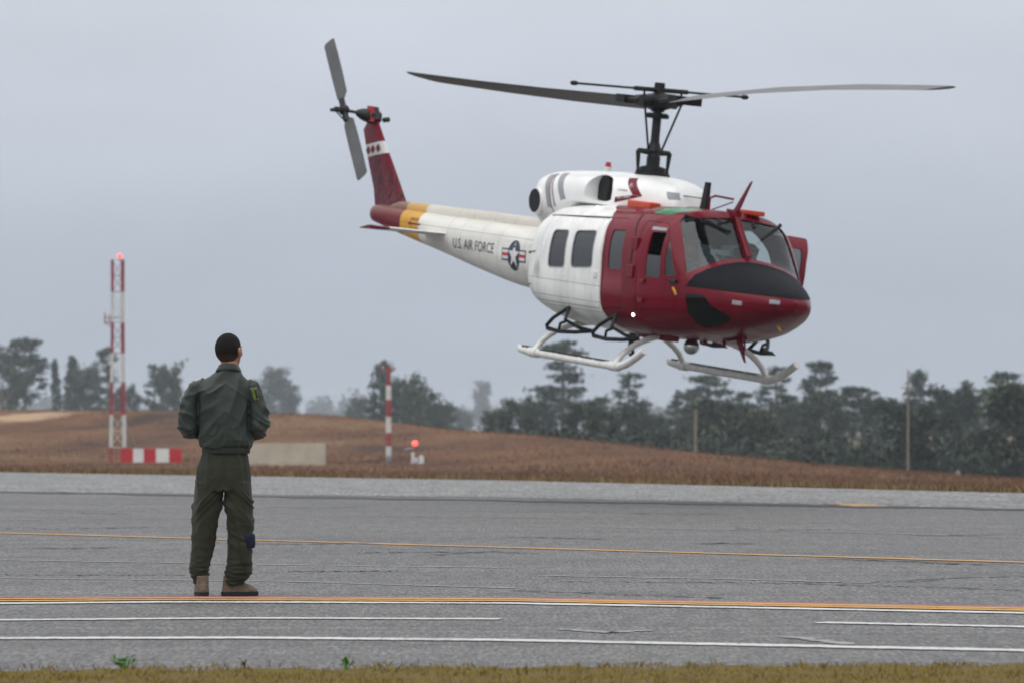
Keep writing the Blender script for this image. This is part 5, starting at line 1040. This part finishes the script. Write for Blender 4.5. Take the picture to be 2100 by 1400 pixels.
# trousers
tr = MB(); tr.loft([ell(.025, 0, 1.02, .145, .11), ell(.02, 0, .96, .165, .125), ell(.018, -.005, .88, .182, .14), ell(.015, -.005, .80, .192, .142), ell(.012, 0, .72, .196, .135)])
LL = [(-.082, .0, .78, .10, .13), (-.092, 0, .66, .103, .12), (-.105, 0, .55, .093, .108), (-.115, 0, .45, .086, .10), (-.128, 0, .34, .08, .092), (-.145, 0, .23, .072, .084), (-.150, 0, .165, .067, .078), (-.140, 0, .12, .064, .070), (-.135, 0, .078, .058, .064)]
RL = [(.108, .0, .78, .10, .13), (.112, 0, .66, .104, .12), (.118, 0, .55, .10, .11), (.118, .0, .45, .097, .104), (.116, .0, .34, .095, .10), (.113, .0, .23, .095, .096), (.110, 0, .165, .095, .092), (.094, 0, .12, .080, .080), (.086, 0, .078, .066, .068)]
tr.loft([ell(c[0] - .004, c[1], c[2], c[3] * .93, c[4]) for c in LL]); tr.loft([ell(c[0] + .005, c[1], c[2], c[3] * .93, c[4]) for c in RL])
def fold_t(v, n):
    leg = v.z < .66; cuff = sm(.34, .12, v.z); kn = math.exp(-((v.z - .45) / .12) ** 2)
    a = ridge(Vector((v.x + .12 * v.z, v.y, v.z)), 7, 7, 1.5, 1.3) * .011 * (1 - cuff * .6)                                       # long vertical drapes
    b = ridge(Vector((v.x + .25 * v.z, v.y, v.z + .55 * abs(v.x))), 5, 4, 13, 4.1) * .007 * (kn * .8 + .25)
    c = ridge(v, 4, 4, 26, 7.7) * .010 * cuff
    seat = -.012 * math.exp(-((v.x - .018) / .018) ** 2) * (v.y < 0) * sm(.64, .74, v.z) * sm(.98, .86, v.z)
    cr = math.exp(-((v.z - .64) / .10) ** 2) * ridge(Vector((v.x, v.y, v.z + 1.1 * abs(v.x - .015))), 2, 2, 16, 2.2) * .014
    return a + b + c + seat + cr - .004
trs = blob('trousers', tr, .007, 3, M['trousers'], man, fold_t)
# jacket
jk = MB(); jk.loft([ell(.030, 0, 1.005, .150, .118), ell(.030, 0, 1.03, .176, .142), ell(.026, 0, 1.07, .180, .148), ell(.018, 0, 1.16, .176, .140), ell(.012, .0, 1.27, .182, .140), ell(.012, .005, 1.37, .194, .132), ell(.014, .008, 1.43, .200, .118), ell(.022, .008, 1.468, .168, .102), ell(.034, .008, 1.508, .115, .086), ell(.044, .008, 1.540, .078, .076), ell(.048, .008, 1.562, .066, .070)])
jk.tube([(-.13, .0, 1.415)] + LA[:-1], [.075, .075, .066, .066, .062, .05, .042], 16); jk.tube([(.15, .0, 1.415)] + RA[:-1], [.075, .075, .068, .068, .064, .05, .042], 16)
jk.ball((-.160, .0, 1.405), (.074, .078, .062), 14, 10); jk.ball((.190, 0, 1.405), (.074, .078, .062), 14, 10)
def fold_j(v, n):
    arm = sm(.175, .21, abs(v.x - .015)); low = sm(1.22, 1.05, v.z) * (1 - arm)
    mk = sm(-.15, .35, noise.noise((v.x * 5 + 3, v.y * 5, v.z * 5)))
    a = ridge(Vector((v.x, v.y, v.z + .8 * abs(v.x - .03))), 3, 3, 8, 3.3) * .012 * (1 - arm * .3) * (.25 + mk)
    b = ridge(Vector((v.x, v.y, v.z + .5 * v.x)), 6, 6, 12, 8.8) * .008 * arm; c = ridge(v, 14, 12, 6, 5.5) * .008 * low; d = ridge(Vector((v.x - .35 * v.z, v.y, v.z)), 7, 5, 1.5, 6.1) * .010 * (1.1 - mk)
    pit = -.016 * math.exp(-((abs(v.x - .015) - (.172)) / .014) ** 2) * sm(1.42, 1.33, v.z) * sm(1.05, 1.12, v.z) * (v.y < .06)
    seam = -.005 * math.exp(-((abs(v.x - .015) - (.168 + .1 * (1.44 - v.z))) / .007) ** 2) * sm(1.30, 1.34, v.z)
    return a + b + c + d + pit + seam - .002
jko = blob('jacket', jk, .007, 3, M['jacket'], man, fold_j)
wb = MB(); wb.loft([ell(.028, 0, z, rx, ry, 48) for z, rx, ry in ((.975, .160, .128), (.985, .166, .133), (1.012, .166, .134), (1.024, .158, .126))]); wb.build('waistband', M['rib'], man)
co_ = MB(); co_.loft([[p + Vector((0, 0, (.012 if p.y > .02 else -.0))) for p in ell(.045, .006, z, rx, ry, 36, ty=-.22)] for z, rx, ry in ((1.527, .090, .084), (1.538, .088, .084), (1.556, .077, .078), (1.573, .068, .072), (1.577, .063, .067), (1.560, .061, .065))], False); cso = co_.build('collar', M['jacket'], man, smooth=60)
sol = cso.modifiers.new('s', 'SOLIDIFY'); sol.thickness = .006
# boots
def boot(cx, cy, rz, mb_up, mb_sole):
    Mz = Matrix.Translation((cx, cy, 0)) @ Matrix.Rotation(rz, 4, 'Z')         # toe along local +Y
    up = [(.000, -.072, .040, .046), (.028, -.005, .046, .118), (.060, -.02, .043, .100), (.085, -.036, .042, .078), (.12, -.042, .046, .062), (.155, -.045, .048, .060)]
    rings = []
    for z, cy_, rx, ry in ((.022, .035, .046, .128), (.045, .035, .047, .126), (.068, .020, .045, .106), (.090, -.004, .042, .080), (.115, -.022, .040, .058), (.140, -.028, .040, .052)): rings.append([Mz @ p for p in ell(0, cy_, z, rx, ry, 24)])
    mb_up.loft(rings); mb_sole.loft([[Mz @ p for p in ell(0, .035, z, rx, ry, 24)] for z, rx, ry in ((.0, .047, .128), (.012, .050, .133), (.030, .050, .133), (.033, .046, .128))])
for cx, cy, rz in ((-.135, -.02, rad(8)), (.088, .015, rad(-72))):
    u_, s_ = MB(), MB(); boot(cx, cy, rz, u_, s_); bo = blob('boot', u_, .006, 3, M['boot'], man, lambda v, n: ridge(v, 14, 14, 30, 2.0) * .003); s_.build('sole', M['sole'], bo)
# sleeve patch, shoulder mark, seam pocket: pieces of cloth laid on the mesh
def lay(name, poly, mat, base, parent, off=.004, n=7):
    dg = bpy.context.evaluated_depsgraph_get(); bv = BVHTree.FromPolygons([v.co.copy() for v in base.data.vertices], [tuple(p.vertices) for p in base.data.polygons]); (a, b, c, d) = [Vector((p[0], 0, p[1])) for p in poly]; vs_ = []; 
    for i in range(n + 1):
        for j in range(n + 1):
            p = a.lerp(b, i / n).lerp(d.lerp(c, i / n), j / n); h = bv.ray_cast(Vector((p.x, -1, p.z)), Vector((0, 1, 0))); q = h[0] + h[1] * off if h[0] else p; vs_.append(q)
    mb = MB(); mb.add(vs_, [(i * (n + 1) + j, (i + 1) * (n + 1) + j, (i + 1) * (n + 1) + j + 1, i * (n + 1) + j + 1) for i in range(n) for j in range(n)]); o = mb.build(name, mat, parent, smooth=60, fix=False); so_ = o.modifiers.new('s', 'SOLIDIFY'); so_.thickness = .003; so_.offset = 0; return o
lay('sleeve_patch', [(.200, 1.425), (.238, 1.43), (.258, 1.345), (.226, 1.335)], M['patch'], jko, man); lay('sleeve_patch_emblem', [(.222, 1.41), (.236, 1.41), (.251, 1.36), (.238, 1.352)], M['patchdk'], jko, man, .008)
lay('shoulder_mark', [(.185, 1.452), (.215, 1.438), (.218, 1.43), (.19, 1.443)], M['rank'], jko, man)
lay('leg_pocket', [(.135, .37), (.205, .37), (.205, .22), (.135, .22)], M['trousers'], trs, man, .008)
cp = MB(); cp.loft([[MAN + p for p in ell(.186, -.056, z, rx, ry, 16)] for z, rx, ry in ((.33, .040, .034), (.35, .046, .042), (.405, .046, .042), (.424, .042, .038), (.430, .034, .03))]); o = cp.build('flight_cap', M['capblue'], smooth=60); tag(o, 'folded dark navy cap sticking out of the trouser calf pocket', 'cap')

# two pilots in the cockpit (same frame as the helicopter)
def pilot(sy, label, face, turn):
    e = empty('person', label, 'person'); e.matrix_world = HM @ Matrix.Translation((1.62, sy * .54, 1.14))
    b = MB(); b.loft([ell(.02, 0, 0, .13, .18), ell(.0, 0, .2, .12, .17), ell(-.01, 0, .42, .12, .20), ell(0, 0, .50, .09, .15), ell(.01, 0, .56, .055, .06), ell(.02, 0, .64, .055, .055)])
    for s in (-1, 1):
        b.tube([(.0, s * .20, .46), (.10, s * .25, .27), (.22, s * .22, .16), (.40, s * .12, .20)], [.06, .055, .048, .038], 10); hand(b, Vector((.42, s * .12, .205)), Vector((1, -s * .1, .0)), (0, 0, 1), s)
        b.tube([(.05, s * .10, .05), (.35, s * .13, .10), (.48, s * .13, .06), (.62, s * .12, -.24), (.72, s * .12, -.30)], [.10, .085, .065, .055, .04], 10)
    hc = Vector((.03, 0, .70)); Rm = Matrix.Translation(hc) @ Matrix.Rotation(turn, 4, 'Z'); h_ = MB(); h_.ball((0, 0, .01), (.09, .075, .11), 18, 12); h_.tube([(.085, 0, .0), (.105, 0, -.02)], [.012, .016], 8); h_.ball((.05, 0, -.07), (.04, .045, .04), 10, 8)
    for s in (-1, 1): h_.ball((.078, s * .03, .02), (.012, .015, .009), 8, 6)
    b.add([Rm @ Vector(v) for v in h_.v], h_.f); bo = blob('body', b, .013, 2, M['skin'], e)
    c = MB(); c.loft([ell(.02, 0, -.02, .15, .20), ell(.0, 0, .2, .14, .185), ell(-.01, 0, .42, .14, .215), ell(0, 0, .50, .10, .16), ell(.01, 0, .555, .065, .07)])
    for s in (-1, 1): c.tube([(.0, s * .20, .46), (.10, s * .25, .27), (.22, s * .22, .16), (.38, s * .13, .195)], [.072, .068, .06, .05], 10); c.tube([(.05, s * .10, .05), (.35, s * .13, .10), (.48, s * .13, .06), (.62, s * .12, -.22)], [.115, .10, .08, .068], 10)
    blob('flight_suit', c, .014, 2, M['suit'], e, lambda v, n: ridge(v, 8, 8, 9, 1) * .008)
    vs_ = MB(); vs_.loft([ell(.0, 0, .10, .165, .20), ell(-.005, 0, .25, .16, .195), ell(-.01, 0, .42, .155, .20), ell(0, 0, .48, .12, .16)]); blob('survival_vest', vs_, .014, 2, M['vest'], e)
    hm = MB(); hm.ball((-.015, 0, .045), (.125, .115, .115), 22, 16); me = hm.mesh(); bm = bmesh.new(); bm.from_mesh(me); bmesh.ops.delete(bm, geom=[v for v in bm.verts if (v.co.x > .03 and v.co.z < .035) or v.co.z < -.055], context='VERTS'); bm.to_mesh(me); bm.free(); me.transform(Rm); me.materials.append(M['helmet']); me.polygons.foreach_set('use_smooth', [True] * len(me.polygons)); ho = link(bpy.data.objects.new('helmet', me), e); sl = ho.modifiers.new('s', 'SOLIDIFY'); sl.thickness = .015
    v_ = MB(); v_.loft([[Rm @ Vector((-.01 + .128 * math.cos(a), .118 * math.sin(a), z)) for a in np.linspace(-1.1, 1.1, 12)] for z in (.045, .075, .10)], False); vo = v_.build('visor', M['visor'], e); sl = vo.modifiers.new('s', 'SOLIDIFY'); sl.thickness = .006
    mc = MB(); mc.tube([Rm @ Vector((.02, .09, -.03)), Rm @ Vector((.10, .05, -.05)), Rm @ Vector((.115, .01, -.045))], .008, 5); mc.build('microphone', M['black'], e)
pilot(-1, 'pilot in green helmet seated behind the windshield nearest the closed doors', 0, rad(12)); pilot(1, 'pilot in green helmet seated beside the open side of the cockpit', 0, rad(-15))

# ------------------------------------------------------------------ haze
hz = MB(); hz.box((-2700, -500, -9), (2700, 5800, 32)); m = bpy.data.materials.new('haze_air'); m.use_nodes = True; Nn = m.node_tree.nodes; Nn.clear(); o_ = Nn.new('ShaderNodeOutputMaterial'); pv_ = Nn.new('ShaderNodeVolumePrincipled'); pv_.inputs['Color'].default_value = (.86, .93, 1.0, 1); pv_.inputs['Density'].default_value = .00015; pv_.inputs['Anisotropy'].default_value = .1; m.node_tree.links.new(pv_.outputs[0], o_.inputs['Volume'])
ho = hz.build('haze', m, smooth=0); ho['kind'] = 'stuff'; ho['label'] = 'thin pale mist over the airfield'; ho.display_type = 'WIRE'
